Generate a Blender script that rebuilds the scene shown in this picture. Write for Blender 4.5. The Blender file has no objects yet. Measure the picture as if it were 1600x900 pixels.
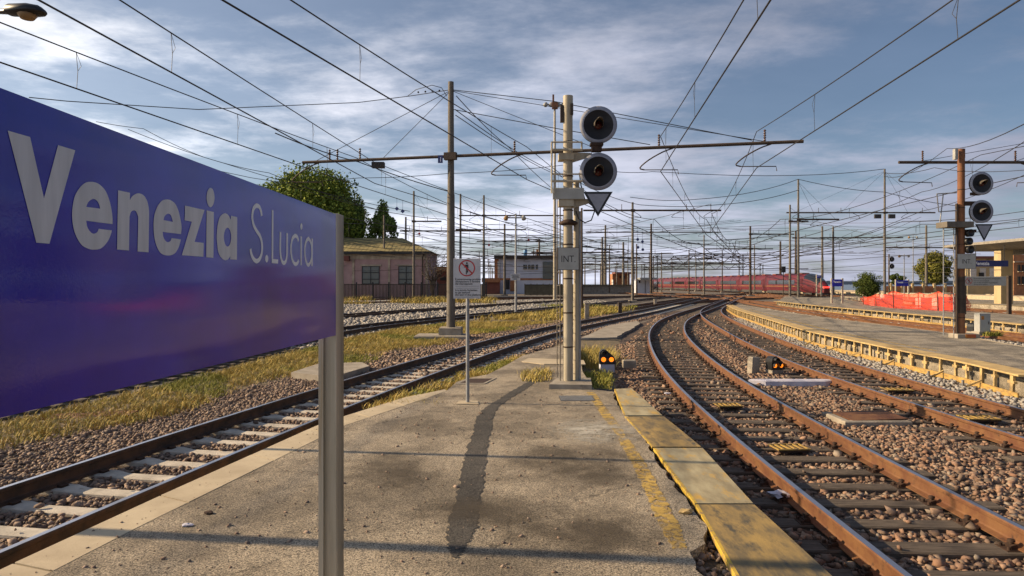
import bpy, bmesh, math, random
import numpy as np
from mathutils import Vector, Matrix
random.seed(7); RNG = np.random.default_rng(7)
C = bpy.context.scene.collection
scene = bpy.context.scene
R = math.radians

# ---------------------------------------------------------------- camera, sky, sun, exposure
F = 1067.0; HOR = 443.0; CAMZ = 2.1
cam_d = bpy.data.cameras.new('camera'); cam = bpy.data.objects.new('camera', cam_d); C.objects.link(cam)
cam.location = (0, 0, CAMZ); cam.rotation_euler = (R(90), 0, 0)
cam_d.sensor_width = 36; cam_d.lens = 24.0; cam_d.shift_y = -7/1600
cam_d.clip_start = 0.05; cam_d.clip_end = 8000
scene.camera = cam

SUN_EL, SUN_AZ = 26.0, 97.0        # sun stands left of the view and a little ahead
sx, sy = -math.cos(R(7)), math.sin(R(7))
sunv = Vector((sx*math.cos(R(SUN_EL)), sy*math.cos(R(SUN_EL)), math.sin(R(SUN_EL))))
sd = bpy.data.lights.new('sun', 'SUN'); sd.energy = 5.0; sd.angle = R(0.5); sd.color = (1.0, 0.76, 0.48)
so = bpy.data.objects.new('sun', sd); C.objects.link(so)
so.rotation_euler = sunv.to_track_quat('Z', 'Y').to_euler(); so.location = sunv*50
scene.view_settings.view_transform = 'Standard'; scene.view_settings.look = 'None'
scene.view_settings.exposure = 0.60; scene.view_settings.gamma = 1.0
scene.view_settings.use_curve_mapping = False

w = bpy.data.worlds.new('World'); scene.world = w; w.use_nodes = True
nt = w.node_tree; nt.nodes.clear(); N = nt.nodes.new; L = nt.links.new
def val(x):
    n = N('ShaderNodeValue'); n.outputs[0].default_value = x; return n.outputs[0]
def mth(op, a, b=None, c=None, clamp=False):
    n = N('ShaderNodeMath'); n.operation = op; n.use_clamp = clamp
    for i, v in enumerate((a, b, c)):
        if v is None: continue
        if isinstance(v, (int, float)): n.inputs[i].default_value = v
        else: L(v, n.inputs[i])
    return n.outputs[0]
sky = N('ShaderNodeTexSky'); sky.sky_type = 'NISHITA'; sky.sun_disc = False
sky.sun_elevation = R(SUN_EL); sky.sun_rotation = R(-83.0); sky.altitude = 10; sky.air_density = 1.0; sky.dust_density = 1.0; sky.ozone_density = 3.5
bg1 = N('ShaderNodeBackground'); L(sky.outputs[0], bg1.inputs[0]); bg1.inputs[1].default_value = 0.060
tc = N('ShaderNodeTexCoord'); sep = N('ShaderNodeSeparateXYZ'); L(tc.outputs['Generated'], sep.inputs[0])
zc = mth('ADD', mth('MAXIMUM', sep.outputs[2], 0.0), 0.10)
u = mth('DIVIDE', sep.outputs[0], zc); v = mth('DIVIDE', sep.outputs[1], zc)
cb = N('ShaderNodeCombineXYZ'); L(u, cb.inputs[0]); L(mth('MULTIPLY', v, 1.25), cb.inputs[1])
def noise(vec, sc, det, rough, off=(0,0,0), dist=0.0):
    m = N('ShaderNodeMapping'); L(vec, m.inputs[0]); m.inputs['Location'].default_value = off
    n = N('ShaderNodeTexNoise'); L(m.outputs[0], n.inputs['Vector'])
    n.inputs['Scale'].default_value = sc; n.inputs['Detail'].default_value = det; n.inputs['Roughness'].default_value = rough; n.inputs['Distortion'].default_value = dist
    return n.outputs['Fac']
n1 = noise(cb.outputs[0], 0.60, 10, 0.60, (5.3, 0.9, 0), 0.15)
n2 = noise(cb.outputs[0], 2.3, 9, 0.66, (7.3, 2.2, 0), 0.15)
den = mth('ADD', mth('MULTIPLY', n1, 0.79), mth('MULTIPLY', n2, 0.21))
low = mth('SUBTRACT', 1.0, mth('MULTIPLY', sep.outputs[2], 2.3), clamp=True)      # cloud thickens towards the horizon
den = mth('ADD', den, mth('MULTIPLY', low, 0.14))
mr = N('ShaderNodeMapRange'); L(den, mr.inputs[0]); mr.inputs[1].default_value = 0.50; mr.inputs[2].default_value = 0.70; mr.interpolation_type = 'SMOOTHSTEP'
mask = mth('MULTIPLY_ADD', mr.outputs[0], 0.80, 0.13)
dt = N('ShaderNodeVectorMath'); dt.operation = 'DOT_PRODUCT'; L(tc.outputs['Generated'], dt.inputs[0]); dt.inputs[1].default_value = sunv
glow = mth('POWER', mth('MULTIPLY_ADD', dt.outputs['Value'], 0.5, 0.5, clamp=True), 2.2)
n3 = noise(cb.outputs[0], 1.1, 6, 0.6, (0.4, 9.2, 0))
bri = mth('MULTIPLY', mth('MULTIPLY', mth('MULTIPLY_ADD', glow, 1.35, 0.19), mth('MULTIPLY_ADD', low, 0.75, 0.72)), mth('MULTIPLY_ADD', n3, 1.1, 0.42))
cr = N('ShaderNodeMix'); cr.data_type = 'RGBA'; L(glow, cr.inputs[0]); cr.inputs[6].default_value = (0.72, 0.76, 1.0, 1); cr.inputs[7].default_value = (1.0, 0.97, 0.88, 1)
bg2 = N('ShaderNodeBackground'); L(cr.outputs[2], bg2.inputs[0]); L(bri, bg2.inputs[1])
mx = N('ShaderNodeMixShader'); L(mask, mx.inputs[0]); L(bg1.outputs[0], mx.inputs[1]); L(bg2.outputs[0], mx.inputs[2])
ow = N('ShaderNodeOutputWorld'); L(mx.outputs[0], ow.inputs[0])

# ---------------------------------------------------------------- helpers
def G(px, py, z=0.0):
    """the point of the level plane z that the photograph shows at (px, py)"""
    Y = F*(CAMZ-z)/(py-HOR); return ((px-800)/F*Y, Y)
def at(px, py, Y):
    return Vector(((px-800)/F*Y, Y, CAMZ-(py-HOR)/F*Y))
def tag(o, label=None, cat=None, group=None, kind=None):
    if label: o['label'] = label
    if cat: o['category'] = cat
    if group: o['group'] = group
    if kind: o['kind'] = kind
    return o
OFF = {}
def thing(name, label, cat, loc=(0,0,0), group=None):
    o = bpy.data.objects.new(name, None); C.objects.link(o); o.location = loc; o.empty_display_size = 0.2
    OFF[o.name] = Vector(loc); return tag(o, label, cat, group)
class MB:
    def __init__(s): s.v = []; s.f = []; s.m = []; s.sm = []
    def add(s, vs, fs, mi=0, smooth=False):
        b = len(s.v); s.v += [tuple(p) for p in vs]
        for f in fs: s.f.append(tuple(b+i for i in f)); s.m.append(mi); s.sm.append(smooth)
        return s
    def box(s, c, d, rz=0.0, mi=0, taper=1.0, ry=0.0, rx=0.0):
        c = Vector(c); h = Vector(d)/2; M = Matrix.Rotation(rz, 3, 'Z') @ Matrix.Rotation(ry, 3, 'Y') @ Matrix.Rotation(rx, 3, 'X')
        vs = []
        for z in (-1, 1):
            t = taper if z > 0 else 1
            for x, y in ((-1,-1),(1,-1),(1,1),(-1,1)): vs.append(c + M @ Vector((x*h.x*t, y*h.y*t, z*h.z)))
        return s.add(vs, [(3,2,1,0),(4,5,6,7),(0,1,5,4),(1,2,6,5),(2,3,7,6),(3,0,4,7)], mi)
    def bbox(s, c, d, b=0.01, rz=0.0, mi=0):        # box with chamfered upper edges
        c = Vector(c); h = Vector(d)/2; M = Matrix.Rotation(rz, 3, 'Z'); vs = []
        for z, t in ((-h.z, 0), (h.z-b, 0), (h.z, b)):
            for x, y in ((-1,-1),(1,-1),(1,1),(-1,1)): vs.append(c + M @ Vector((x*(h.x-t), y*(h.y-t), z)))
        fs = [(3,2,1,0),(8,9,10,11)]
        for r in (0, 4):
            for i in range(4): j = (i+1) % 4; fs.append((r+i, r+j, r+4+j, r+4+i))
        return s.add(vs, fs, mi)
    def tube(s, path, r, n=8, mi=0, cap=True, smooth=True):
        P = [Vector(p) for p in path]; rs = r if isinstance(r, (list, tuple)) else [r]*len(P); vs = []; fs = []
        prev = None
        for i, p in enumerate(P):
            t = (P[min(i+1, len(P)-1)] - P[max(i-1, 0)]).normalized()
            if prev is None: a = t.orthogonal().normalized()
            else: a = (prev - t*prev.dot(t)).normalized()
            prev = a; b = t.cross(a)
            for k in range(n):
                q = 2*math.pi*k/n; vs.append(p + (a*math.cos(q) + b*math.sin(q))*rs[i])
        for i in range(len(P)-1):
            for k in range(n):
                k2 = (k+1) % n; fs.append((i*n+k, i*n+k2, (i+1)*n+k2, (i+1)*n+k))
        s.add(vs, fs, mi, smooth)
        if cap:
            s.add(vs[:n], [tuple(range(n-1, -1, -1))], mi); s.add(vs[-n:], [tuple(range(n))], mi)
        return s
    def cyl(s, a, b, r0, r1=None, n=12, mi=0): return s.tube([a, b], [r0, r0 if r1 is None else r1], n, mi)
    def lathe(s, prof, c, ax=(0,0,1), n=24, mi=0, smooth=True):   # prof: (r, h) along axis ax
        ax = Vector(ax).normalized(); a = ax.orthogonal().normalized(); b = ax.cross(a); c = Vector(c); vs = []; fs = []
        for r, h in prof:
            for k in range(n):
                q = 2*math.pi*k/n; vs.append(c + ax*h + (a*math.cos(q)+b*math.sin(q))*r)
        for i in range(len(prof)-1):
            for k in range(n):
                k2 = (k+1) % n; fs.append((i*n+k, i*n+k2, (i+1)*n+k2, (i+1)*n+k))
        return s.add(vs, fs, mi, smooth)
    def prism(s, pts, z0, z1, mi=0):
        n = len(pts); vs = [(p[0], p[1], z0) for p in pts] + [(p[0], p[1], z1) for p in pts]
        if sum(pts[i][0]*pts[(i+1)%n][1]-pts[(i+1)%n][0]*pts[i][1] for i in range(n)) < 0:
            pts = list(reversed(pts)); vs = [(p[0], p[1], z0) for p in pts] + [(p[0], p[1], z1) for p in pts]
        return s.add(vs, [tuple(range(n-1,-1,-1)), tuple(range(n, 2*n))] + [(i, (i+1)%n, n+(i+1)%n, n+i) for i in range(n)], mi)
    def slab(s, pts, t, mi=0):                      # planar polygon in space given a thickness t along its normal
        P = [Vector(p) for p in pts]; nrm = (P[1]-P[0]).cross(P[2]-P[0]).normalized(); n = len(P)
        vs = P + [p - nrm*t for p in P]
        return s.add(vs, [tuple(range(n)), tuple(range(2*n-1, n-1, -1))] + [(n+i, n+(i+1)%n, (i+1)%n, i) for i in range(n)], mi)
    def build(s, name, mats, parent=None):
        me = bpy.data.meshes.new(name); off = OFF[parent.name] if parent else Vector((0,0,0))
        me.from_pydata([(p[0]-off.x, p[1]-off.y, p[2]-off.z) for p in s.v], [], s.f)
        mats = mats if isinstance(mats, (list, tuple)) else [mats]
        for m in mats: me.materials.append(m)
        me.polygons.foreach_set('material_index', s.m); me.polygons.foreach_set('use_smooth', s.sm); me.update()
        o = bpy.data.objects.new(name, me); C.objects.link(o)
        if parent: o.parent = parent
        OFF[o.name] = off.copy(); return o
def soup(name, V, Fc, mats, mi=None, smooth=False):
    """large mesh straight from arrays: V (n,3), Fc (m,k)"""
    me = bpy.data.meshes.new(name); k = Fc.shape[1]
    me.vertices.add(len(V)); me.vertices.foreach_set('co', V.astype(np.float32).ravel())
    me.loops.add(Fc.size); me.loops.foreach_set('vertex_index', Fc.astype(np.int32).ravel())
    me.polygons.add(len(Fc)); me.polygons.foreach_set('loop_start', np.arange(len(Fc), dtype=np.int32)*k)
    if mi is not None: me.polygons.foreach_set('material_index', mi.astype(np.int32))
    for m in (mats if isinstance(mats, list) else [mats]): me.materials.append(m)
    me.update(calc_edges=True); me.validate()
    if smooth: me.polygons.foreach_set('use_smooth', [True]*len(me.polygons))
    o = bpy.data.objects.new(name, me); C.objects.link(o); OFF[o.name] = Vector((0,0,0)); return o

# ---------------------------------------------------------------- materials
def mat(name, col, rough=0.7, metal=0.0, col2=None, scale=3.0, detail=6, lo=0.35, hi=0.65, bump=0.0, bscale=None, spec=0.5,
        island=None, third=None, tscale=20.0, tlo=0.6, thi=0.7, stretch=None, coat=0.0, emit=None, alpha=1.0, bdist=0.02):
    m = bpy.data.materials.new(name); m.use_nodes = True; t = m.node_tree; t.nodes.clear()
    n_ = t.nodes.new; l_ = t.links.new
    o = n_('ShaderNodeOutputMaterial'); b = n_('ShaderNodeBsdfPrincipled'); l_(b.outputs[0], o.inputs[0])
    b.inputs['Roughness'].default_value = rough; b.inputs['Metallic'].default_value = metal
    b.inputs['Specular IOR Level'].default_value = spec; b.inputs['Alpha'].default_value = alpha
    b.inputs['Coat Weight'].default_value = coat; b.inputs['Coat Roughness'].default_value = 0.08
    tcn = n_('ShaderNodeTexCoord'); vec = tcn.outputs['Object']
    if stretch:
        mp = n_('ShaderNodeMapping'); mp.inputs['Scale'].default_value = stretch; l_(vec, mp.inputs[0]); vec = mp.outputs[0]
    def nz(sc, det=detail, ro=0.6):
        q = n_('ShaderNodeTexNoise'); l_(vec, q.inputs['Vector']); q.inputs['Scale'].default_value = sc; q.inputs['Detail'].default_value = det; q.inputs['Roughness'].default_value = ro; return q
    def rng(src, a, c_):
        q = n_('ShaderNodeMapRange'); l_(src, q.inputs[0]); q.inputs[1].default_value = a; q.inputs[2].default_value = c_; return q.outputs[0]
    def mixc(f, a, c_):
        q = n_('ShaderNodeMix'); q.data_type = 'RGBA'
        l_(f, q.inputs[0])
        for sock, x in ((6, a), (7, c_)):
            if isinstance(x, (tuple, list)): q.inputs[sock].default_value = (*x[:3], 1)
            else: l_(x, q.inputs[sock])
        return q.outputs[2]
    cur = None
    if col2 is None: col2 = tuple(x*0.72 for x in col)
    q = nz(scale); cur = mixc(rng(q.outputs['Fac'], lo, hi), col, col2)
    if island:
        gi = n_('ShaderNodeNewGeometry'); rp = n_('ShaderNodeValToRGB'); l_(gi.outputs['Random Per Island'], rp.inputs[0])
        el = rp.color_ramp.elements; el[0].color = (*island[0], 1); el[1].color = (*island[-1], 1)
        for i, cc in enumerate(island[1:-1]): e = el.new((i+1)/(len(island)-1)); e.color = (*cc, 1)
        mm = n_('ShaderNodeMix'); mm.data_type = 'RGBA'; mm.blend_type = 'MIX'; mm.inputs[0].default_value = 0.75
        l_(cur, mm.inputs[6]); l_(rp.outputs[0], mm.inputs[7]); cur = mm.outputs[2]
    if third:
        q3 = nz(tscale, 5, 0.65); cur = mixc(rng(q3.outputs['Fac'], tlo, thi), cur, third)
    l_(cur, b.inputs['Base Color'])
    if bump:
        qb = nz(bscale or scale*6, 6, 0.7); bp = n_('ShaderNodeBump'); bp.inputs['Strength'].default_value = bump; bp.inputs['Distance'].default_value = bdist
        l_(qb.outputs['Fac'], bp.inputs['Height']); l_(bp.outputs[0], b.inputs['Normal'])
    if emit:
        b.inputs['Emission Color'].default_value = (*emit[0], 1); b.inputs['Emission Strength'].default_value = emit[1]
    return m
STONE = [(0.05,0.032,0.024),(0.19,0.11,0.07),(0.30,0.175,0.115),(0.10,0.08,0.065),(0.42,0.27,0.18),(0.24,0.12,0.07),(0.33,0.28,0.22),(0.14,0.075,0.05)]
STONE_L = [(0.07,0.05,0.04),(0.22,0.145,0.10),(0.31,0.215,0.155),(0.13,0.10,0.08),(0.42,0.31,0.23),(0.19,0.115,0.08)]
STONE_G = [(0.16,0.15,0.14),(0.30,0.28,0.26),(0.42,0.39,0.35),(0.24,0.22,0.2),(0.5,0.47,0.42)]
M = {}
M['ballast'] = mat('ballast_bed', (0.10,0.068,0.05), 0.95, col2=(0.035,0.025,0.02), scale=14, bump=1.0, bscale=22, bdist=0.06, third=(0.22,0.15,0.11), tscale=30, tlo=0.55, thi=0.62)
M['ground'] = mat('yard_ground', (0.15,0.125,0.10), 0.95, col2=(0.075,0.06,0.05), scale=0.25, detail=12, bump=0.8, bscale=9, bdist=0.08, third=(0.22,0.20,0.17), tscale=6, tlo=0.5, thi=0.62)
M['stone'] = mat('ballast_stone', (0.2,0.14,0.1), 0.85, island=STONE, bump=0.4, scale=30, bscale=90, bdist=0.004)
M['stoneL'] = mat('brown_ballast_stone', (0.2,0.15,0.12), 0.85, island=STONE_L, bump=0.4, scale=30, bscale=90, bdist=0.004)
M['stoneG'] = mat('grey_ballast_stone', (0.3,0.28,0.25), 0.9, island=STONE_G, scale=20)
M['rust'] = mat('rusty_rail_steel', (0.185,0.088,0.034), 0.75, metal=0.15, col2=(0.12,0.045,0.02), scale=5, bump=0.25, bscale=40, third=(0.06,0.03,0.018), tscale=9, tlo=0.58, thi=0.7)
M['rustd'] = mat('dark_brown_rail_steel', (0.115,0.058,0.03), 0.65, metal=0.2, col2=(0.03,0.02,0.014), scale=4, bump=0.25, bscale=40)  # darker brown rail steel, used on the left hand tracks
M['railtop'] = mat('worn_rail_head', (0.46,0.44,0.46), 0.28, metal=0.9, col2=(0.30,0.23,0.20), scale=8, lo=0.5, hi=0.75, stretch=(1,0.3,1))
M['railtopd'] = mat('dull_rail_head', (0.25,0.19,0.16), 0.4, metal=0.7, col2=(0.14,0.08,0.05), scale=8)
M['wood'] = mat('weathered_sleeper_wood', (0.16,0.128,0.10), 0.9, col2=(0.045,0.034,0.026), scale=3.5, stretch=(1.2,9,9), lo=0.3, hi=0.7, bump=0.9, bscale=10, bdist=0.02)
M['csleeper'] = mat('pale_concrete_sleeper', (0.58,0.53,0.45), 0.9, col2=(0.36,0.33,0.28), scale=4, bump=0.3, bscale=40, third=(0.2,0.13,0.08), tscale=7, tlo=0.62, thi=0.75)
M['beaconp'] = mat('worn_yellow_beacon_paint', (0.42,0.28,0.06), 0.75, col2=(0.28,0.18,0.05), scale=9, third=(0.10,0.075,0.05), tscale=14, tlo=.52, thi=.62)
M['iron'] = mat('dark_rusty_iron', (0.075,0.04,0.025), 0.8, metal=0.3, col2=(0.03,0.018,0.012), scale=20)
M['asphalt'] = None
M['coping'] = mat('pale_platform_coping', (0.50,0.42,0.29), 0.9, col2=(0.38,0.31,0.21), scale=2.5, detail=9, bump=0.5, bscale=60, bdist=0.006, third=(0.10,0.08,0.055), tscale=38, tlo=0.66, thi=0.70)
M['conc'] = mat('weathered_concrete', (0.36,0.32,0.26), 0.92, col2=(0.22,0.19,0.15), scale=2.2, detail=9, bump=0.4, bscale=35, third=(0.11,0.09,0.07), tscale=5, tlo=0.6, thi=0.8)
M['mast'] = mat('grey_concrete_mast', (0.165,0.145,0.118), 0.85, col2=(0.10,0.086,0.068), scale=1.5, stretch=(3,3,0.6), bump=0.2)
M['mastd'] = mat('dark_brown_steel', (0.085,0.058,0.04), 0.75, metal=0.2, col2=(0.05,0.035,0.026), scale=3)
M['galv'] = mat('galvanised_steel', (0.32,0.33,0.34), 0.5, metal=0.45, col2=(0.22,0.22,0.22), scale=6)
M['cream'] = mat('cream_painted_steel', (0.46,0.41,0.30), 0.5, col2=(0.32,0.27,0.19), scale=1.6, stretch=(4,4,0.8), third=(0.22,0.17,0.11), tscale=9, tlo=0.64, thi=0.74)
M['greyp'] = mat('grey_painted_steel', (0.36,0.36,0.34), 0.55, col2=(0.27,0.27,0.25), scale=3)
M['wire'] = mat('dark_copper_wire', (0.045,0.04,0.036), 0.5, metal=0.5)
M['insul'] = mat('brown_insulator', (0.10,0.045,0.025), 0.3)
M['black'] = mat('black_paint', (0.012,0.012,0.013), 0.45)
M['dkglass'] = mat('dark_glass', (0.02,0.024,0.028), 0.08, spec=0.7)
M['rim'] = mat('lilac_grey_rim', (0.30,0.31,0.36), 0.6, col2=(0.24,0.25,0.29), scale=8)
M['discin'] = mat('dark_disc_interior', (0.018,0.018,0.022), 0.7)
M['redlens'] = mat('dull_red_lens', (0.07,0.008,0.006), 0.15)
M['plate'] = mat('pale_grey_plate', (0.40,0.40,0.37), 0.6, col2=(0.33,0.33,0.30), scale=5)
M['whitep'] = mat('white_sign_face', (0.55,0.55,0.56), 0.5, col2=(0.46,0.46,0.48), scale=6)
M['redp'] = mat('red_sign_paint', (0.5,0.015,0.015), 0.5)
M['orustp'] = mat('rusty_orange_mast_paint', (0.25,0.105,0.042), 0.75, col2=(0.15,0.062,0.03), scale=2.5, bump=0.2, third=(0.12,0.05,0.03), tscale=6, tlo=0.6, thi=0.75)
M['yellow'] = mat('yellow_painted_timber', (0.52,0.33,0.08), 0.75, col2=(0.30,0.19,0.07), scale=3, stretch=(2,2,6), bump=0.4, third=(0.16,0.11,0.06), tscale=4, tlo=0.56, thi=0.75)
M['timber'] = mat('pale_yellow_timber', (0.55,0.40,0.17), 0.8, col2=(0.36,0.25,0.11), scale=3, bump=0.4, third=(0.18,0.13,0.08), tscale=4, tlo=0.6, thi=0.75)
M['lampon'] = mat('lit_amber_lamp', (0.9,0.3,0.03), 0.4, emit=((1.0,0.22,0.012), 1.15))
M['lav'] = mat('lavender_white_paint', (0.56,0.56,0.64), 0.8, col2=(0.46,0.45,0.53), scale=5, bump=0.2, third=(0.28,0.22,0.18), tscale=6, tlo=0.64, thi=0.74)
M['steelpost'] = mat('brushed_bronze_post', (0.56,0.50,0.39), 0.42, metal=0.2, col2=(0.42,0.37,0.27), scale=2.2, stretch=(14,14,0.5), bump=0.06, third=(0.36,0.24,0.12), tscale=1.6, tlo=0.6, thi=0.8)
M['letter'] = mat('grey_white_lettering', (0.74,0.73,0.72), 0.45, col2=(0.62,0.61,0.60), scale=5, stretch=(6,6,0.6))
M['letter2'] = mat('bright_white_lettering', (0.88,0.88,0.88), 0.4, col2=(0.82,0.82,0.82))
def asphalt(name, base=(0.33,0.275,0.20), dark=(0.17,0.14,0.10), stain=(0.11,0.088,0.06)):
    m = mat(name, base, 0.95, col2=dark, scale=1.1, detail=12, lo=0.42, hi=0.60, third=stain, tscale=0.75, tlo=0.56, thi=0.74)
    t = m.node_tree; b = [n for n in t.nodes if n.type == 'BSDF_PRINCIPLED'][0]; src = b.inputs['Base Color'].links[0].from_socket
    tc_ = [n for n in t.nodes if n.type == 'TEX_COORD'][0]
    n1 = t.nodes.new('ShaderNodeTexNoise'); n1.inputs['Scale'].default_value = 85; n1.inputs['Detail'].default_value = 6; n1.inputs['Roughness'].default_value = 0.8
    t.links.new(tc_.outputs['Object'], n1.inputs['Vector'])
    r_ = t.nodes.new('ShaderNodeMapRange'); r_.inputs[1].default_value = 0.36; r_.inputs[2].default_value = 0.64; r_.inputs[3].default_value = -0.25; r_.inputs[4].default_value = 2.5
    t.links.new(n1.outputs['Fac'], r_.inputs[0])
    mm = t.nodes.new('ShaderNodeMix'); mm.data_type = 'RGBA'; mm.blend_type = 'MULTIPLY'; mm.inputs[0].default_value = 1.0
    t.links.new(src, mm.inputs[6]); t.links.new(r_.outputs[0], mm.inputs[7])
    # fine cracks
    vo = t.nodes.new('ShaderNodeTexVoronoi'); vo.feature = 'DISTANCE_TO_EDGE'; vo.inputs['Scale'].default_value = 0.8
    dn = t.nodes.new('ShaderNodeTexNoise'); dn.inputs['Scale'].default_value = 2.5; dn.inputs['Detail'].default_value = 8; t.links.new(tc_.outputs['Object'], dn.inputs['Vector'])
    va = t.nodes.new('ShaderNodeMix'); va.data_type = 'RGBA'; va.inputs[0].default_value = 0.35; t.links.new(tc_.outputs['Object'], va.inputs[6]); t.links.new(dn.outputs['Color'], va.inputs[7])
    t.links.new(va.outputs[2], vo.inputs['Vector'])
    cr_ = t.nodes.new('ShaderNodeMapRange'); cr_.inputs[1].default_value = 0.0; cr_.inputs[2].default_value = 0.006; cr_.inputs[3].default_value = 0.45; cr_.inputs[4].default_value = 1.0
    t.links.new(vo.outputs['Distance'], cr_.inputs[0])
    m2 = t.nodes.new('ShaderNodeMix'); m2.data_type = 'RGBA'; m2.blend_type = 'MULTIPLY'; m2.inputs[0].default_value = 1.0
    t.links.new(mm.outputs[2], m2.inputs[6]); t.links.new(cr_.outputs[0], m2.inputs[7]); t.links.new(m2.outputs[2], b.inputs['Base Color'])
    bp = t.nodes.new('ShaderNodeBump'); bp.inputs['Strength'].default_value = 1.0; bp.inputs['Distance'].default_value = 0.011
    t.links.new(n1.outputs['Fac'], bp.inputs['Height'])
    n4 = t.nodes.new('ShaderNodeTexNoise'); n4.inputs['Scale'].default_value = 5; n4.inputs['Detail'].default_value = 6; t.links.new(tc_.outputs['Object'], n4.inputs['Vector'])
    b2 = t.nodes.new('ShaderNodeBump'); b2.inputs['Strength'].default_value = 0.5; b2.inputs['Distance'].default_value = 0.05
    t.links.new(n4.outputs['Fac'], b2.inputs['Height']); t.links.new(bp.outputs[0], b2.inputs['Normal']); t.links.new(b2.outputs[0], b.inputs['Normal'])
    return m
M['asphalt'] = asphalt('worn_asphalt')
M['asphaltg'] = asphalt('grey_platform_asphalt', (0.29,0.25,0.19), (0.15,0.13,0.10), (0.09,0.075,0.058))
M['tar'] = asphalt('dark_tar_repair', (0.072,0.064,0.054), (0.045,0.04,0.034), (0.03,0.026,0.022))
M['paleconc'] = asphalt('pale_concrete_patch', (0.40,0.33,0.24), (0.28,0.23,0.165), (0.15,0.12,0.09))
def worn(name, col, under, sc=26, a=0.44, c_=0.5, mxv=1.0, soft=False):
    m = mat(name, col, 0.8, col2=tuple(x*0.75 for x in col), scale=4, bump=0.5, bscale=80, bdist=0.005)
    t = m.node_tree; b = [n for n in t.nodes if n.type == 'BSDF_PRINCIPLED'][0]; out = [n for n in t.nodes if n.type == 'OUTPUT_MATERIAL'][0]
    tc_ = [n for n in t.nodes if n.type == 'TEX_COORD'][0]
    n1 = t.nodes.new('ShaderNodeTexNoise'); n1.inputs['Scale'].default_value = sc; n1.inputs['Detail'].default_value = 9; n1.inputs['Roughness'].default_value = 0.72
    t.links.new(tc_.outputs['Object'], n1.inputs['Vector'])
    r_ = t.nodes.new('ShaderNodeMapRange'); r_.inputs[1].default_value = a; r_.inputs[2].default_value = c_; r_.inputs[4].default_value = mxv; t.links.new(n1.outputs['Fac'], r_.inputs[0])
    tr = t.nodes.new('ShaderNodeBsdfTransparent'); mx_ = t.nodes.new('ShaderNodeMixShader'); fac = r_.outputs[0]
    if soft:
        vd = t.nodes.new('ShaderNodeVectorMath'); vd.operation = 'DISTANCE'; mpz = t.nodes.new('ShaderNodeMapping'); mpz.inputs['Scale'].default_value = (1,1,0)
        t.links.new(tc_.outputs['Generated'], mpz.inputs[0]); t.links.new(mpz.outputs[0], vd.inputs[0]); vd.inputs[1].default_value = (.5,.5,0)
        rr = t.nodes.new('ShaderNodeMapRange'); rr.inputs[1].default_value = .44; rr.inputs[2].default_value = .12; t.links.new(vd.outputs['Value'], rr.inputs[0])
        mu = t.nodes.new('ShaderNodeMath'); mu.operation = 'MULTIPLY'; t.links.new(fac, mu.inputs[0]); t.links.new(rr.outputs[0], mu.inputs[1]); fac = mu.outputs[0]
    t.links.new(fac, mx_.inputs[0]); t.links.new(tr.outputs[0], mx_.inputs[1]); t.links.new(b.outputs[0], mx_.inputs[2]); t.links.new(mx_.outputs[0], out.inputs[0])
    return m
M['ypaint'] = worn('worn_yellow_line_paint', (0.55,0.37,0.09), None, 13, 0.42, 0.54, .93)
M['wpaint'] = worn('spilt_white_cement', (0.50,0.47,0.40), None, 5, 0.42, 0.62, 1.0, True)
M['stain'] = worn('dark_oil_stain', (0.10,0.08,0.055), None, 2.2, 0.30, 0.70, 0.5, True)

# ---------------------------------------------------------------- the setting
def crom(pts, n=12):
    P = [np.array(p, float) for p in pts]; P = [2*P[0]-P[1]] + P + [2*P[-1]-P[-2]]; out = []
    for i in range(1, len(P)-2):
        for k in range(n):
            t = k/n; a, b, c, d = P[i-1:i+3]
            out.append(0.5*((2*b)+(c-a)*t+(2*a-5*b+4*c-d)*t*t+(3*b-a-3*c+d)*t**3))
    out.append(P[-2]); return np.array(out)
ZB = -0.235
gr = MB(); gr.add([(-3000,-60,ZB),(3000,-60,ZB),(3000,3000,ZB),(-3000,3000,ZB)], [(0,1,2,3)]); tag(gr.build('ground', M['ground']), kind='structure')
M['water'] = mat('lagoon_water', (0.10,0.13,0.15), 0.25, bump=0.3, scale=0.2)
s = MB(); s.add([(95,230,ZB+.05),(2600,230,ZB+.05),(2600,2900,ZB+.05),(-300,2900,ZB+.05),(60,700,ZB+.05)], [(0,1,2,3,4)]); tag(s.build('water', M['water']), kind='structure')
s = MB(); M['farshore'] = mat('hazy_far_shore', (0.22,0.25,0.29), 0.9, scale=0.02)
x = 300
random.seed(3)
top = []
while x < 1900: top.append((x, random.uniform(3, 9))); x += random.uniform(15, 50)
vs = [(p[0], 1500, ZB) for p in top] + [(p[0], 1500, p[1]) for p in top] + [(p[0], 1540, ZB) for p in top] + [(p[0], 1540, p[1]) for p in top]; n = len(top); fs = []
for i in range(n-1): fs += [(i, i+1, n+i+1, n+i), (n+i, n+i+1, 3*n+i+1, 3*n+i), (2*n+i+1, 2*n+i, 3*n+i, 3*n+i+1)]
s.add(vs, fs); tag(s.build('hills', M['farshore']), kind='structure')

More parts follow.
